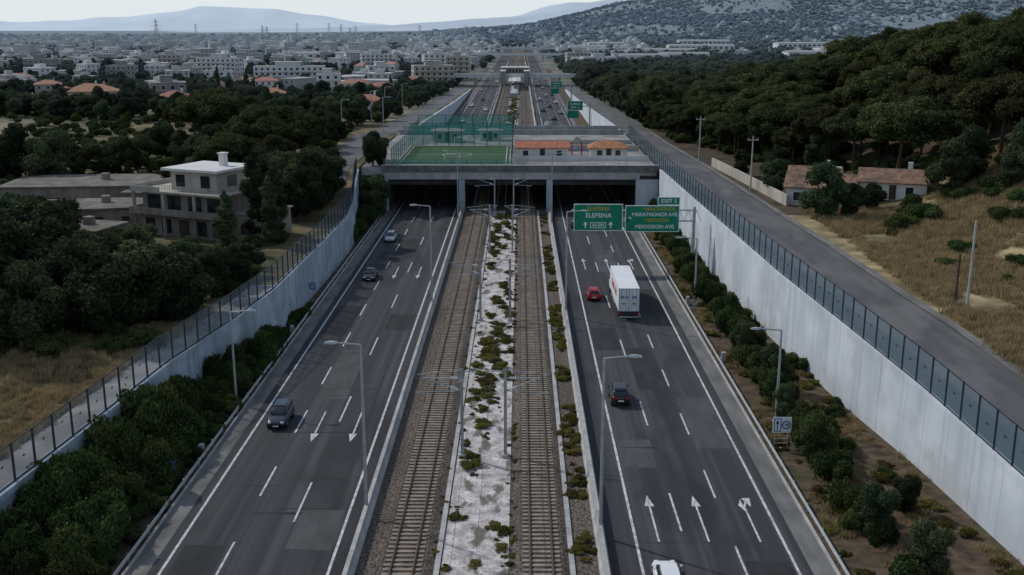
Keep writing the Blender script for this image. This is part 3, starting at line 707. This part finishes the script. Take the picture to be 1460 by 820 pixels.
while y<760:
    st=7.4 if y<420 else 10
    x=ip(y,FE); first=0
    while x<.62*y+30:
        xx=x+R(-2.6,2.6); yy=y+R(-2.6,2.6)
        if clear(xx,yy,3):
            s=R(.7,1.32)
            if yy<235 and first<2 : singles.append((xx,yy,s)); first+=1
            elif R(0,1)>.07:
                P.append((xx,yy,H(xx,yy)-.3)); Q.append((s*R(.9,1.25),s*R(.9,1.25),s*R(.85,1.12))); T.append(R(0,6.28))
        x+=st
    y+=st
scatter('pine_forest',P,Q,T,cp)
for i,(x,y,s) in enumerate(singles): add('pine_tree',PINES[i%5],None,(x,y,H(x,y)-.4),R(0,6.3),(s,s,s*R(.85,1.05)))
def genEdge():
    y=R(158,330); x=ip(y,FE)+R(-3,10); return (x,y) if clear(x,y,1) else None
mass('forest_undergrowth',genEdge,120,cbu,.9,2.2)
def genL():
    y=185+ (R(0,1)**.8)*900; x=R(-.56*y-20,-40)
    if y<300 and x>-43: return None
    if not clear(x,y,3): return None
    if math.sin(x*.031+2)*math.sin(y*.023+x*.01)>.30 or math.sin(x*.07+1)*math.sin(y*.05)>.55: return None
    return x,y
mass('tree_belt',genL,2350,cb,.4,1.05)
def genL2():
    y=R(170,600); x=R(-.56*y-20,-42)
    return (x,y) if clear(x,y,1) else None
mass('undergrowth',genL2,1300,cbu,.7,2.0)
def genF():
    y=900+(R(0,1)**1.1)*3300; x=R(-.58*y,.58*y)
    if abs(x)<(30 if y<1900 else 0) : return None
    return (x,y) if clear(x,y,4) else None
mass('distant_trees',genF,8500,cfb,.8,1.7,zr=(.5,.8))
def genHt():
    y=R(2100,4300); x=R(-.15*y,.57*y)
    if math.sin(x*.009+2)*math.cos(y*.006)>.45: return None
    return x,y
mass('hillside_trees',genHt,12000,cvf,1.0,2.3,zr=(.35,.6),sink=1)
def genRm():
    y=R(620,1300); x=R(34,.58*y)
    return (x,y) if clear(x,y,4) else None
mass('distant_trees',genRm,1300,cfb,.7,1.3)
def genRn():
    y=R(300,900); x=R(34,44) if R(0,1)<.6 else R(-44,-38); return (x,y) if clear(x,y,1) else None
mass('roadside_trees',genRn,150,cb,.45,.9)
def genC():
    y=850+(R(0,1)**.85)*2700; x=R(-.56*y,-.04*y)
    if y<1100 and R(0,1)<.5: return None
    return x,y
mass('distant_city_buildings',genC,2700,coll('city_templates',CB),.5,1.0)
def genC2():
    y=R(1200,2700); x=R(-.06*y,.12*y)
    if abs(x)<32: return None
    return x,y
mass('distant_city_buildings',genC2,260,coll('city_templates_b',CB[:5]),.5,1.0)
def genH():
    y=R(2000,4200); x=R(-.18*y,.56*y)
    if math.sin(x*.006+1)*math.cos(y*.004)<-.05 or math.sin(x*.015)*math.sin(y*.011)>.35: return None
    return x,y
mass('hillside_houses',genH,480,coll('house_templates',CB[:5]+CH[:2]),.45,.95)
def genS():
    y=R(500,1300); x=R(-.56*y,-40) if R(0,1)<.75 else R(45,.5*y) 
    if x>0 and y<900: return None
    return (x,y) if clear(x,y,8) else None
mass('suburban_houses',genS,230,coll('suburb_templates',CH+CB[1:5]),.7,1.05)
# near left trees
def tree(name,me,x,y,s,sz=None): add(name,me,None,(x,y,H(x,y)-.1),R(0,6.3),(s*R(.93,1.07),s*R(.93,1.07),(sz or s)*R(.93,1.07)))
y=95
while y<190:
    x=XL(y)-(5.5 if y>104 else 7+(104-y)*.8)-R(0,1.5)
    while x>-.56*y-22:
        xx,yy=x+R(-1.3,1.3),y+R(-1.3,1.3)
        if clear(xx,yy,1.0):
            s=R(.85,1.3); fr=xx/(yy+7)           # bearing from the bridge axis
            if yy<156:
                lim=(345 if fr>-.345 else (303+R(0,25) if fr>-.43 else 262+R(0,30))) if fr<-.232 else 350
                sc_=1500/(.97*yy+7); zm=35-(lim-36)*.97/sc_-H(xx,yy)
                s=min(s*1.25,max(.25,zm/7.6))
            elif fr<-.38 and yy>180: s*=1.15
            elif fr<-.25: s*=.55
            if s>.3: tree('broadleaf_tree',random.choice(BROADS+BROADN),xx,yy,s*(1.2 if s<.65 else 1),s)
        x-=4.9
    y+=5.0
for i in range(90):
    y=R(94,148); x=R(-.5*y-10,XL(y)-3.8)
    if clear(x,y,0): s=R(1,1.9); add('bush',random.choice(BUSH),None,(x,y,H(x,y)-.1),R(0,6),(s*1.2,s*1.2,s))
for x,y,s,zs in ((-37.2,146,1,1),(-35.2,150,.9,.85),(-39.5,139,.85,.65),(-34.4,143,.8,.75)): add('poplar_tree',POP,None,(x,y,H(x,y)),R(0,6),(s,s,zs))
for x,y,s in ((-143,505,1.05),(-128,500,.9),(-126,506,.6),(-58,480,.8)): add('cypress_tree',CYP,None,(x,y,H(x,y)),R(0,6),(s,s,s))
for x,y,s in ((-68,232,1.35),(-74,240,1.2),(-64,250,1.1),(-47,212,1.15),(-43.5,202,.95),(-50,200,1.2),(-54,222,1.1),(-46,230,.9),(-45,190,.9),(-52,186,1.0)): add('pine_tree',PINES[int(s*10)%4],None,(x,y,H(x,y)-.5),R(0,6),(s,s,s))
for x,y,z,s in ((-28.6,204.5,8.4,.9),(-28,210,8.5,.7),(-29.5,215,8.5,.8),(-27.0,204.8,8.5,.55),(-28.3,199.5,0,1.05),(-27.9,194,0,.75),(-27.4,189,0,.5),(-26.9,200.5,0,.75)): add('broadleaf_tree',BROADS[1+int(s*10)%3],None,(x,y,z),R(0,6),(s*.9,s*.9,s))
# corridor bushes left & right
random.seed(21)
y=34
while y<128:
    xl=XL(y); w=-26.8-xl
    nn=3 if y<84 else 2 if y<112 else 1
    for k in range(nn):
        x=xl+1.1+(k+.3)*(w-1.6)/nn+R(-.4,.4)
        s=(R(2.3,3.1) if y<86 else R(1.7,2.6) if y<112 else R(.8,1.3))*(1 if k==0 else .8)
        zr=R(1.35,1.85) if (k==0 and y<92) else R(.95,1.35)
        if x<-27.2: add('bush',random.choice(BUSH),None,(x,y+R(-.8,.8),-.1),R(0,6),(s*.8,s*.8,s*zr))
    y+=2.1
for y in np.arange(173,202,3): add('bush',random.choice(BUSH),None,(-27.9+R(-.5,.4),y,0),R(0,6),(1.9,1.9,3.0))
y=50
while y<200:
    if R(0,1)<(.6 if y<66 else .9):
        x=24.6+R(-.6,.9); s=R(1.0,1.9)
        add('bush',random.choice(BUSH),None,(x,y,-.1),R(0,6),(s,s,s*R(1,2.0)))
    if R(0,1)<(.75 if y>118 else .25):
        x=R(26.2,XR(y)-1.2); s=R(.8,1.5); add('bush',random.choice(BUSH),None,(x,y,-.1),R(0,6),(s,s,s*R(.8,1.3)))
    y+=1.9
for x,y,s in ((24.3,81,.42),(25.2,99,.5),(24.4,110,.45),(28.6,72,.35),(25.2,68,.5),(26.5,62,.5),(24,90,.4)): tree('broadleaf_tree',BROADN[0],x,y,s,s*1.2)
for x,y,s in ((43.5,150,.95),(47,149,.7),(62,151,1.1),(66,155,1.0),(71,150,.95),(41.8,171,.75),(46,187,.8),(54,190,.9),(52,153,.6),(68,145,.7),(44,181,.7),(41,192,.7)): tree('broadleaf_tree',random.choice(BROADS),x,y,s)
for i in range(60):
    x=R(45,90); y=R(100,160)
    if x>.56*y+5 or (x<60 and y<128 and R(0,1)<.7): continue
    s=R(.7,2.2); 
    if clear(x,y,1): add('bush',random.choice(BUSH),None,(x,y,H(x,y)-.1),R(0,6),(s*1.2,s*1.2,s))
def genG():
    x=R(42.5,85); y=R(70,162); return (x,y) if (math.sin(x*.3)*math.cos(y*.21)>-.75 and clear(x,y)) else None
mass('dry_grass',genG,9000,cg,.6,1.5)
def genG2():
    y=R(40,104); x=XL(y)-3.6-R(0,1)**1.2*28; return x,y
mass('dry_grass',genG2,3800,cg,.5,1.1)
def genG3():
    y=R(45,180); x=R(21.8,XR(y)-.6); return (x,y) if math.sin(x*.9)*math.cos(y*.35)>.1 else None
mass('verge_grass',genG3,1600,cg,.4,.8)
def genB3():
    y=R(45,180); x=R(22.0,XR(y)-.6); return (x,y) if math.sin(x*1.1)*math.cos(y*.25)>.0 else None
mass('verge_shrubs',genB3,260,csh,.35,.9)
def genBl():
    y=R(38,170); x=R(-31,-26.8); return (x,y) if x>XL(y)+.8 else None
mass('verge_shrubs',genBl,300,cbu,.5,1.1)
def genM():
    y=40+R(0,1)**1.2*160; x=R(-4.7,-1.0)
    return (x,y) if math.sin(x*1.7+y*.23)*math.cos(y*.31+x)>.12 else None
mass('median_shrubs',genM,250,csh,.25,1.0)
mass('median_shrubs',genM,380,csh,.12,.32)
def genM2():
    y=R(40,200); x=R(3.9,5.1); return (x,y) if math.sin(y*.5)+math.sin(y*.17)>-.5 else None
mass('median_shrubs',genM2,240,csh,.25,.7)
def genM3():
    y=R(40,200); x=R(-5.9,-4.9) if R(0,1)<.5 else R(-.9,-.1); return x,y
mass('median_shrubs',genM3,230,csh,.15,.42)
def genM4():
    y=R(290,540); x=R(-4.9,-1.0); return x,y
mass('median_shrubs',genM4,240,csh,.4,1.2)
# ------------------------------------------------------------ lamps, poles, signs
def lamp(x,y,h,arm,side):
    b=MB(); z=H(x,y)
    b.box(x-.3,x+.3,y-.3,y+.3,z,z+.4 if abs(x)<12 else z+.25,'concrete'); 
    b.cyl((x,y,z),(x,y,z+h),.14,.085,'steel',10)
    b.cyl((x,y,z+h),(x+side*arm*.7,y,z+h+.15),.07,.06,'steel',8)
    xe=x+side*arm
    b.loft([[(xe-side*.75,y-.1,z+h+.10),(xe-side*.75,y+.1,z+h+.10),(xe-side*.75,y+.07,z+h+.24),(xe-side*.75,y-.07,z+h+.24)],
            [(xe-side*.3,y-.2,z+h+.08),(xe-side*.3,y+.2,z+h+.08),(xe-side*.3,y+.14,z+h+.27),(xe-side*.3,y-.14,z+h+.27)],
            [(xe+side*.15,y-.12,z+h+.10),(xe+side*.15,y+.12,z+h+.10),(xe+side*.15,y+.07,z+h+.2),(xe+side*.15,y-.07,z+h+.2)]],'steel')
    add('street_lamp',b)
for y in (71,130,189,300,360,420,480,540): lamp(-11.2,y,13.2,2.4,-1); 
for y in (68,126,186,300,360,420,480,540): lamp(5.75,y,13.2,2.4,1)
lamp(-27.1,95,9,2.3,1); lamp(23.3,90,8.8,2.6,-1); lamp(22.6,131.6,8.8,2.6,-1)
for x,y in ((-44,262),(-35,272),(-42,300),(-43,340),(-43,390),(35,330),(35,390),(35,450)): lamp(x,y,9,2,1)
def upole(x,y,h,arms=True,m='bark'):
    b=MB(); z=H(x,y); b.cyl((x,y,z-.3),(x,y,z+h),.16,.10,m,8)
    if arms: b.box(x-.9,x+.9,y-.06,y+.06,z+h-.7,z+h-.55,m); [b.cyl((x+q,y,z+h-.55),(x+q,y,z+h-.3),.05,.05,'concrete',6) for q in (-.8,0,.8)]
    add('utility_pole',b)
upole(45.2,103,9,False,'concrete'); upole(44.6,104.5,5.2,False); upole(38.8,176,9,True,'concrete'); upole(36.6,215,9,True,'concrete'); upole(46,226,9)
def text(s,size,x,y,z,m,parent,rot=(math.pi/2,0,0),al='CENTER'):
    c=bpy.data.curves.new('lettering','FONT'); c.body=s; c.size=size; c.align_x=al; c.align_y='CENTER'; c.extrude=.005; c.offset=.012; c.materials.append(M[m])
    o=bpy.data.objects.new('lettering',c); S.collection.objects.link(o); o.location=(x,y,z); o.rotation_euler=rot; o.parent=parent
Y=151.5
e=empty('motorway_sign_gantry'); b=MB()
b.cyl((25.6,Y+.9,0),(25.6,Y+.9,9.4),.28,.22,'steel',10)
for z in (7.3,8.9):
    b.box(7.6,25.9,Y+.55,Y+.67,z-.06,z+.06,'steel'); b.box(7.6,25.9,Y+1.15,Y+1.27,z-.06,z+.06,'steel')
for i in range(15):
    x=7.8+i*1.25; b.cyl((x,Y+.6,7.3),(x+.62,Y+.6,8.9),.035,.035,'steel',5); b.cyl((x+.62,Y+.6,8.9),(x+1.25,Y+.6,7.3),.035,.035,'steel',5)
    b.cyl((x,Y+.6,8.9),(x,Y+1.2,8.9),.035,.035,'steel',5)
add('truss',b,e)
b=MB()
for x0,x1,z0,z1 in ((7.9,15.05,6.0,9.95),(15.4,23.3,5.85,9.75),(20.1,23.3,9.8,11.0)):
    b.box(x0,x1,Y,Y+.12,z0,z1,'signwhite'); b.box(x0+.1,x1-.1,Y-.012,Y+.01,z0+.1,z1-.1,'green')
add('panels',b,e)
yt=Y-.03
text('ELEFSINA',.8,11.5,yt,9.25,'signyellow',e); text('ELEFSINA',.92,11.5,yt,8.25,'signwhite',e)
for x in (9.6,13.3):
    b=MB(); b.face([(x-.35,yt,6.9),(x+.35,yt,6.9),(x,yt,7.4)],'signwhite'); b.face([(x-.1,yt,6.4),(x+.1,yt,6.4),(x+.1,yt,6.898),(x-.1,yt,6.898)],'signwhite'); add('arrow',b,e)
b=MB(); b.box(10.3,12.6,yt,Y-.015,6.4,7.25,'signwhite'); b.box(10.4,12.5,yt-.01,yt-.002,6.5,7.15,'green'); add('route_badge',b,e); text('A6 E94',.6,11.45,yt-.03,6.83,'signwhite',e)
text('MARATHONOS',.68,20.3,yt,9.2,'signyellow',e); text('MARATHONOS AVE.',.74,19.75,yt,8.4,'signwhite',e); text('MESOGION',.68,20.0,yt,7.55,'signyellow',e); text('MESOGEION AVE.',.74,19.75,yt,6.6,'signwhite',e)
text('EXIT 5',.8,21.7,yt,10.4,'signwhite',e)
b=MB(); b.loft([[(15.6,yt,7.4),(15.7,yt,7.3)],[(16.0,yt,7.9),(16.1,yt,7.8)]],'signwhite',False); b.face([(15.8,yt,8.0),(16.25,yt,8.05),(16.2,yt,7.6)],'signwhite'); add('arrow',b,e)
for yy,xx in ((380,17),(520,15)):
    e=empty('motorway_sign_gantry'); b=MB(); b.cyl((25,yy,0),(25,yy,9),.3,.25,'steel',8); b.box(14,25,yy+.2,yy+.5,7.2,7.5,'steel'); add('truss',b,e)
    b=MB(); b.box(xx,xx+5.5,yy-.1,yy,6,9.3,'signwhite'); b.box(xx+.12,xx+5.38,yy-.12,yy-.05,6.12,9.18,'green'); b.box(xx,xx+4,yy-.1,yy,3.2,5.8,'green'); add('panels',b,e)
    text('ELEFSINA',.9,xx+2.8,yy-.15,8.2,'signwhite',e); text('EXIT 11',.9,xx+2.8,yy-.15,7,'signwhite',e)
e=empty('traffic_sign',(22.3,84,0)); b=MB()
for x in (-.55,.55): b.cyl((x,.05,0),(x,.05,2.9),.04,.04,'steel',6)
b.box(-.7,.7,-.05,.15,.0,.12,'concrete'); 
for q in (.5,.9): b.box(-.6,.6,.03,.08,q,q+.05,'steel')
add('posts',b,e); b=MB(); b.box(-.8,.8,-.03,0,1.5,2.9,'signwhite')
b.box(-.7,-.62,-.036,-.028,1.6,2.8,'signblue'); b.box(-.14,-.06,-.036,-.028,1.6,2.8,'signblue'); b.box(-.618,-.142,-.036,-.028,1.6,1.68,'signblue'); b.box(-.618,-.142,-.036,-.028,2.72,2.8,'signblue')
b.box(-.43,-.35,-.036,-.028,1.75,2.6,'dark'); b.face([(-.55,-.037,2.3),(-.23,-.037,2.3),(-.39,-.037,2.65)],'dark')
for k in range(20):
    a0,a1=2*math.pi*k/20,2*math.pi*(k+1)/20
    b.face([(.35+r*math.cos(a),-.04,2.2+r*math.sin(a)) for r,a in ((.27,a0),(.38,a0),(.38,a1),(.27,a1))],'signblue')
add('panel',b,e); text('60',.34,.35,-.05,2.2,'dark',e)
def smallsign(x,y,m):
    e=empty('traffic_sign',(x,y,0)); b=MB(); b.cyl((0,.05,0),(0,.05,2.6),.035,.035,'steel',6); add('post',b,e)
    b=MB(); b.box(-.4,.4,-.02,.01,1.7,2.6,m); b.box(-.25,.25,-.026,-.018,1.85,2.45,'steel'); add('panel',b,e)
smallsign(-26.8,75,'signblue'); smallsign(-27.0,133,'signblue')
for x,y in ((-26.6,82),(-26.6,118),(21.9,108),(21.8,132)):
    b=MB(); b.box(x-.25,x+.25,y-.35,y+.35,0,.5,'concrete'); b.box(x-.2,x+.2,y-.3,y+.3,.503,1.1,'steel'); add('roadside_cabinet',b)
# ------------------------------------------------------------ vehicles
def ring(y,zb,zt,wb,wt):
    h=zt-zb
    pts=[(-wb*.86,zb),(-wb,zb+.22*h),(-wb,zb+.55*h),(-wt,zt-.12*h),(-wt*.86,zt),(wt*.86,zt),(wt,zt-.12*h),(wb,zb+.55*h),(wb,zb+.22*h),(wb*.86,zb)]
    return [(x,y,z) for x,z in pts]
def car(name,x,y,pm,kind='sedan',heading=1,dx=0):
    e=empty(name,(x,y,.022),0 if heading==1 else math.pi)
    suv=kind=='suv'; hb=kind in('hatch','suv'); k=1.17 if suv else 1.0
    b=MB()
    st=[(-2.18,.38,.78,.74,.70),(-2.08,.26,.94,.84,.78),(-1.6,.22,.99,.89,.84),(-.6,.2,.97,.9,.86),(.5,.2,.96,.9,.85),(1.1,.22,.92,.89,.82),(1.8,.25,.80,.86,.76),(2.12,.28,.68,.8,.68),(2.22,.36,.58,.7,.6)]
    if hb: st=[(a,b0,(c*1.03 if a<-1 else c),d,f) for a,b0,c,d,f in st]
    b.loft([ring(a,zb*k*(1.2 if suv else 1),zt*k,wb,wt) for a,zb,zt,wb,wt in st],pm); o=add('body',b,e); smooth(o,2)
    b=MB()
    if hb: cs=[(-2.02,.9,.98,.78,.74),(-1.82,.9,1.34,.76,.6),(-1.2,.9,1.46,.77,.62),(0,.9,1.47,.77,.63),(.35,.9,1.42,.77,.61),(1.2,.86,.92,.76,.70)]
    else: cs=[(-1.75,.9,.97,.76,.72),(-1.15,.9,1.32,.76,.58),(-.6,.9,1.42,.77,.6),(.0,.9,1.44,.77,.61),(.35,.9,1.38,.77,.59),(1.15,.86,.92,.76,.70)]
    b.loft([ring(a,zb*k,zt*k,wb,wt) for a,zb,zt,wb,wt in cs],'glass'); o=add('windows',b,e); smooth(o,1)
    b=MB(); r0,r1=(-1.75,.28) if hb else (-1.05,.25); zt=1.47*k
    b.loft([[(-.5,r0,zt-.13),(.5,r0,zt-.13),(.5,r0,zt-.09),(-.5,r0,zt-.09)],[(-.57,r0+.35,zt-.06),(.57,r0+.35,zt-.06),(.54,r0+.35,zt+.012),(-.54,r0+.35,zt+.012)],[(-.58,-.3,zt-.04),(.58,-.3,zt-.04),(.55,-.3,zt+.025),(-.55,-.3,zt+.025)],[(-.54,r1,zt-.12),(.54,r1,zt-.12),(.51,r1,zt-.03),(-.51,r1,zt-.03)]],pm)
    for s in (-1,1):
        b.cyl((s*.52,r1-.05,zt-.06),(s*.74,1.12,.93*k),.035,.04,pm,6); b.cyl((s*.52,r0+.1,zt-.1),(s*.72,(-1.95 if hb else -1.7),.97*k),.05,.06,pm,6)
        b.cyl((s*.6,-.35,zt-.08),(s*.79,-.38,.95*k),.035,.035,pm,6)
        b.loft([[(s*.86,.72,.95*k),(s*1.02,.74,.97*k),(s*1.02,.74,1.08*k),(s*.86,.72,1.07*k)],[(s*.86,.9,.97*k),(s*.98,.88,.98*k),(s*.98,.88,1.05*k),(s*.86,.9,1.05*k)]],pm)
    add('roof_and_pillars',b,e)
    b=MB()
    wr=.33*(1.1 if suv else 1)
    for s in (-1,1):
        for yy in (-1.32,1.36):
            b.cyl((s*.70,yy,wr),(s*.915,yy,wr),wr,wr,'rubber',18); b.cyl((s*.915,yy,wr),(s*.925,yy,wr),wr*.62,wr*.58,'rim',14)
            b.cyl((s*.6,yy,wr+.02),(s*.903,yy,wr+.02),wr+.06,wr+.06,'dark',18)
    add('wheels',b,e)
    b=MB()
    for s in (-1,1):
        b.box(min(s*.45,s*.74),max(s*.45,s*.74),-2.17,-2.0,.72*k,.88*k,'tail'); b.box(min(s*.42,s*.68),max(s*.42,s*.68),2.02,2.185,.56*k,.68*k,'head')
    b.box(-.27,.27,-2.2,-2.1,.52*k,.64*k,'signwhite'); b.box(-.35,.35,2.1,2.235,.40*k,.50*k,'dark'); b.box(-.26,.26,2.2,2.245,.33*k,.42*k,'signwhite')
    add('lights_and_plates',b,e)
c_navy=paintm('navy_paint',(.02,.03,.05)); c_black=paintm('black_paint',(.012,.013,.015)); c_red=paintm('crimson_paint',(.32,.008,.015)); c_sil=paintm('silver_paint',(.42,.46,.48)); c_wh=paintm('white_paint',(.75,.75,.75)); c_gr=paintm('grey_paint',(.12,.13,.14))
car('dark_sedan_car',-21.7,90,c_navy,'suv',-1); car('dark_sedan_car',-21.3,146.3,c_black,'sedan',-1); car('silver_car',-21.7,174,c_sil,'hatch',-1)
car('red_hatchback_car',9.8,135.5,c_red,'hatch'); car('black_suv_car',9.6,96,c_black,'suv'); car('white_car',9.6,61.2,c_wh,'hatch'); car('dark_hatchback_car',10.1,186.5,c_black,'hatch')
for x,y,c,h in ((-21.6,400,c_sil,-1),(-14.6,455,c_wh,-1),(-18,520,c_black,-1),(-21.6,600,c_sil,-1),(-18,380,c_gr,-1),(-21.6,480,c_wh,-1),(9.8,385,c_wh,1),(13.3,410,c_black,1),(16.8,440,c_sil,1),(13.3,475,c_red,1),(9.8,520,c_wh,1),(16.8,560,c_gr,1),(13.3,620,c_sil,1),(9.8,450,c_black,1),(16.8,500,c_wh,1),(13.3,545,c_sil,1),(-14.6,690,c_wh,-1),(-18.1,760,c_gr,-1),(16.8,720,c_wh,1),(9.8,800,c_black,1),(-21.6,850,c_wh,-1)):
    car('car',x,y,c,random.choice(('sedan','hatch')),h)
e=empty('box_lorry',(13.4,124.5,.022)); b=MB()
b.box(-1.27,1.27,0,12.6,1.1,4.0,'signwhite'); add('box_body',b,e)
b=MB()
for x in (-1.24,-.0,1.24): b.box(x-.04,x+.04,-.05,-.002,1.1,4.0,'steel')
for z in (1.1,3.93): b.box(-1.2,1.2,-.04,-.003,z,z+.07,'steel')
for x in (-.9,-.35,.35,.9): b.cyl((x,-.07,1.15),(x,-.07,3.95),.025,.025,'steel',6)
for x in (-.62,.62): b.box(x-.14,x+.14,-.055,-.003,2.0,2.15,'dark')
for x in (-1.02,1.02): b.box(x-.17,x+.17,-.06,0,.78,.95,'tail')
b.box(-1.25,1.25,-.03,.1,.62,1.09,'dark'); b.box(-1.2,1.2,-.02,.08,.3,.5,'steel'); b.box(-.5,.5,.1,12.4,.7,1.09,'dark')
add('doors_and_chassis',b,e)
b=MB()
for s in (-1,1):
    for yy in (1.6,2.9,4.2,11.2,14.2): b.cyl((s*.78,yy,.5),(s*1.22,yy,.5),.5,.5,'rubber',18); b.cyl((s*1.22,yy,.5),(s*1.235,yy,.5),.28,.24,'rim',12)
    b.box(min(s*1.2,s*1.25),max(s*1.2,s*1.25),5.2,10.2,.5,1.0,'steel')
add('wheels',b,e)
b=MB(); b.loft([[(-1.2,13.0,.8),(1.2,13.0,.8),(1.2,13.0,3.5),(-1.2,13.0,3.5)],[(-1.22,14.6,.7),(1.22,14.6,.7),(1.2,14.5,3.2),(-1.2,14.5,3.2)],[(-1.15,15.2,.6),(1.15,15.2,.6),(1.1,14.9,2.6),(-1.1,14.9,2.6)]],'signwhite')
b.box(-1.1,1.1,12.8,13.6,3.3,3.8,'signwhite'); add('cab',b,e)
b=MB(); b.box(-1.26,-1.2,13.7,14.6,1.9,2.8,'glass'); b.box(1.2,1.26,13.7,14.6,1.9,2.8,'glass'); add('cab_windows',b,e)
text('CARGO  LINE',1.15,-1.29,6.3,2.6,'red',e,(math.pi/2,0,-math.pi/2)); text('24 H',.5,-.62,-.075,2.9,'signblue',e); text('GR',.45,.62,-.075,2.9,'signblue',e)
# ------------------------------------------------------------ pylons
def pylon(x,y,h):
    b=MB(); z=H(x,y); n=7; w=h*.10
    f=lambda t: w*(1-t)**1.3+.6
    for k in range(n):
        t0,t1=k/n,(k+1)/n
        for sx,sy in ((1,1),(1,-1),(-1,-1),(-1,1)):
            a=(x+sx*f(t0),y+sy*f(t0),z+h*t0); c=(x+sx*f(t1),y+sy*f(t1),z+h*t1); b.cyl(a,c,.22,.2,'steel',4,False)
            nx_,ny_=-sy,sx; d=(x+nx_*f(t1),y+ny_*f(t1),z+h*t1); b.cyl(a,d,.13,.13,'steel',4,False); b.cyl(c,d,.13,.13,'steel',4,False)
    for t,l in ((.68,.15),(.8,.18),(.92,.13)):
        for s in (-1,1):
            b.cyl((x,y,z+h*t),(x+s*h*l,y,z+h*t),.25,.1,'steel',4,False); b.cyl((x,y,z+h*(t+.05)),(x+s*h*l,y,z+h*t),.18,.1,'steel',4,False)
            b.cyl((x+s*h*l,y,z+h*t),(x+s*h*l,y,z+h*t-1.8),.15,.1,'steel',4,False)
    add('electricity_pylon',b)
for px,y,h in ((-505,1500,44),(-480,2050,36),(-505,2120,36),(-530,3000,44),(-430,2600,40),(-330,2100,32),(-120,2400,34),(60,2300,34),(-900,3000,42),(-700,3400,44),(190,2600,32),(-380,2500,36),(-250,2700,36)): pylon(px,y,h)
# ------------------------------------------------------------ mountains
def ridge(name,Y,pts,m,depth,seed):
    b=MB(); xs=np.linspace(pts[0][0],pts[-1][0],140); n=len(xs)
    for j in range(7):
        t=j/6
        for x in xs:
            hgt=ip(x,pts); zz=hgt*(1-(1-t)**1.6)*(1+.05*math.sin(x*.004*seed+j)+.04*math.sin(x*.013+j*2)) 
            b.v.append((x,Y+depth*t,zz-3*(1-t)))
    for j in range(6):
        for i in range(n-1): a=j*n+i; b.f.append((a,a+1,a+n+1,a+n)); b.m.append(b.mi(m))
    o=add(name,b); smooth(o,0)
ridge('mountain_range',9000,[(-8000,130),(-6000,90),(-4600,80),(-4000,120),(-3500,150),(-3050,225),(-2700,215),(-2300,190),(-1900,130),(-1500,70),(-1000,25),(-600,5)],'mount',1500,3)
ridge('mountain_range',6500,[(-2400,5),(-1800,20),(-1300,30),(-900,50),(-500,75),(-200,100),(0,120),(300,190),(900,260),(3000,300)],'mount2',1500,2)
# ------------------------------------------------------------ light
el=math.radians(42); az=math.atan2(-.82,.57)
sd=Vector((math.sin(az)*math.cos(el),math.cos(az)*math.cos(el),math.sin(el)))
l=bpy.data.lights.new('sun','SUN'); l.energy=2.1; l.angle=math.radians(1.5); l.color=(1,.96,.90)
o=bpy.data.objects.new('sun',l); S.collection.objects.link(o); o.rotation_euler=sd.to_track_quat('Z','Y').to_euler()
W=bpy.data.worlds.new('World'); S.world=W; W.use_nodes=True; nt=W.node_tree; N=nt.nodes; L=nt.links
sk=N.new('ShaderNodeTexSky'); sk.sky_type='NISHITA'; sk.sun_disc=False; sk.sun_elevation=el; sk.sun_rotation=az; sk.air_density=1.0; sk.dust_density=.6; sk.ozone_density=1.5
# horizon haze layer: directional gradient of the hazy air near the horizon
tc=N.new('ShaderNodeTexCoord'); sp=N.new('ShaderNodeSeparateXYZ'); L.new(tc.outputs['Generated'],sp.inputs[0])
mr=N.new('ShaderNodeMapRange'); L.new(sp.outputs['Z'],mr.inputs[0]); mr.inputs[1].default_value=0; mr.inputs[2].default_value=.28; mr.inputs[3].default_value=.92; mr.inputs[4].default_value=.2; mr.interpolation_type='SMOOTHSTEP'
mx=N.new('ShaderNodeMix'); mx.data_type='RGBA'; L.new(mr.outputs[0],mx.inputs[0]); L.new(sk.outputs[0],mx.inputs[6]); mx.inputs[7].default_value=(7.0,7.7,8.2,1)
L.new(mx.outputs[2],N['Background'].inputs[0]); N['Background'].inputs[1].default_value=.105
# ------------------------------------------------------------ camera
c=bpy.data.cameras.new('camera'); c.sensor_width=36; c.lens=1500/1460*36; c.clip_end=60000; c.clip_start=.5
co=bpy.data.objects.new('camera',c); S.collection.objects.link(co); S.camera=co
co.location=(0,0,35); co.rotation_euler=(math.radians(90-13.93),0,math.radians(.42))
S.view_settings.view_transform='Standard'; S.view_settings.look='None'; S.view_settings.exposure=0
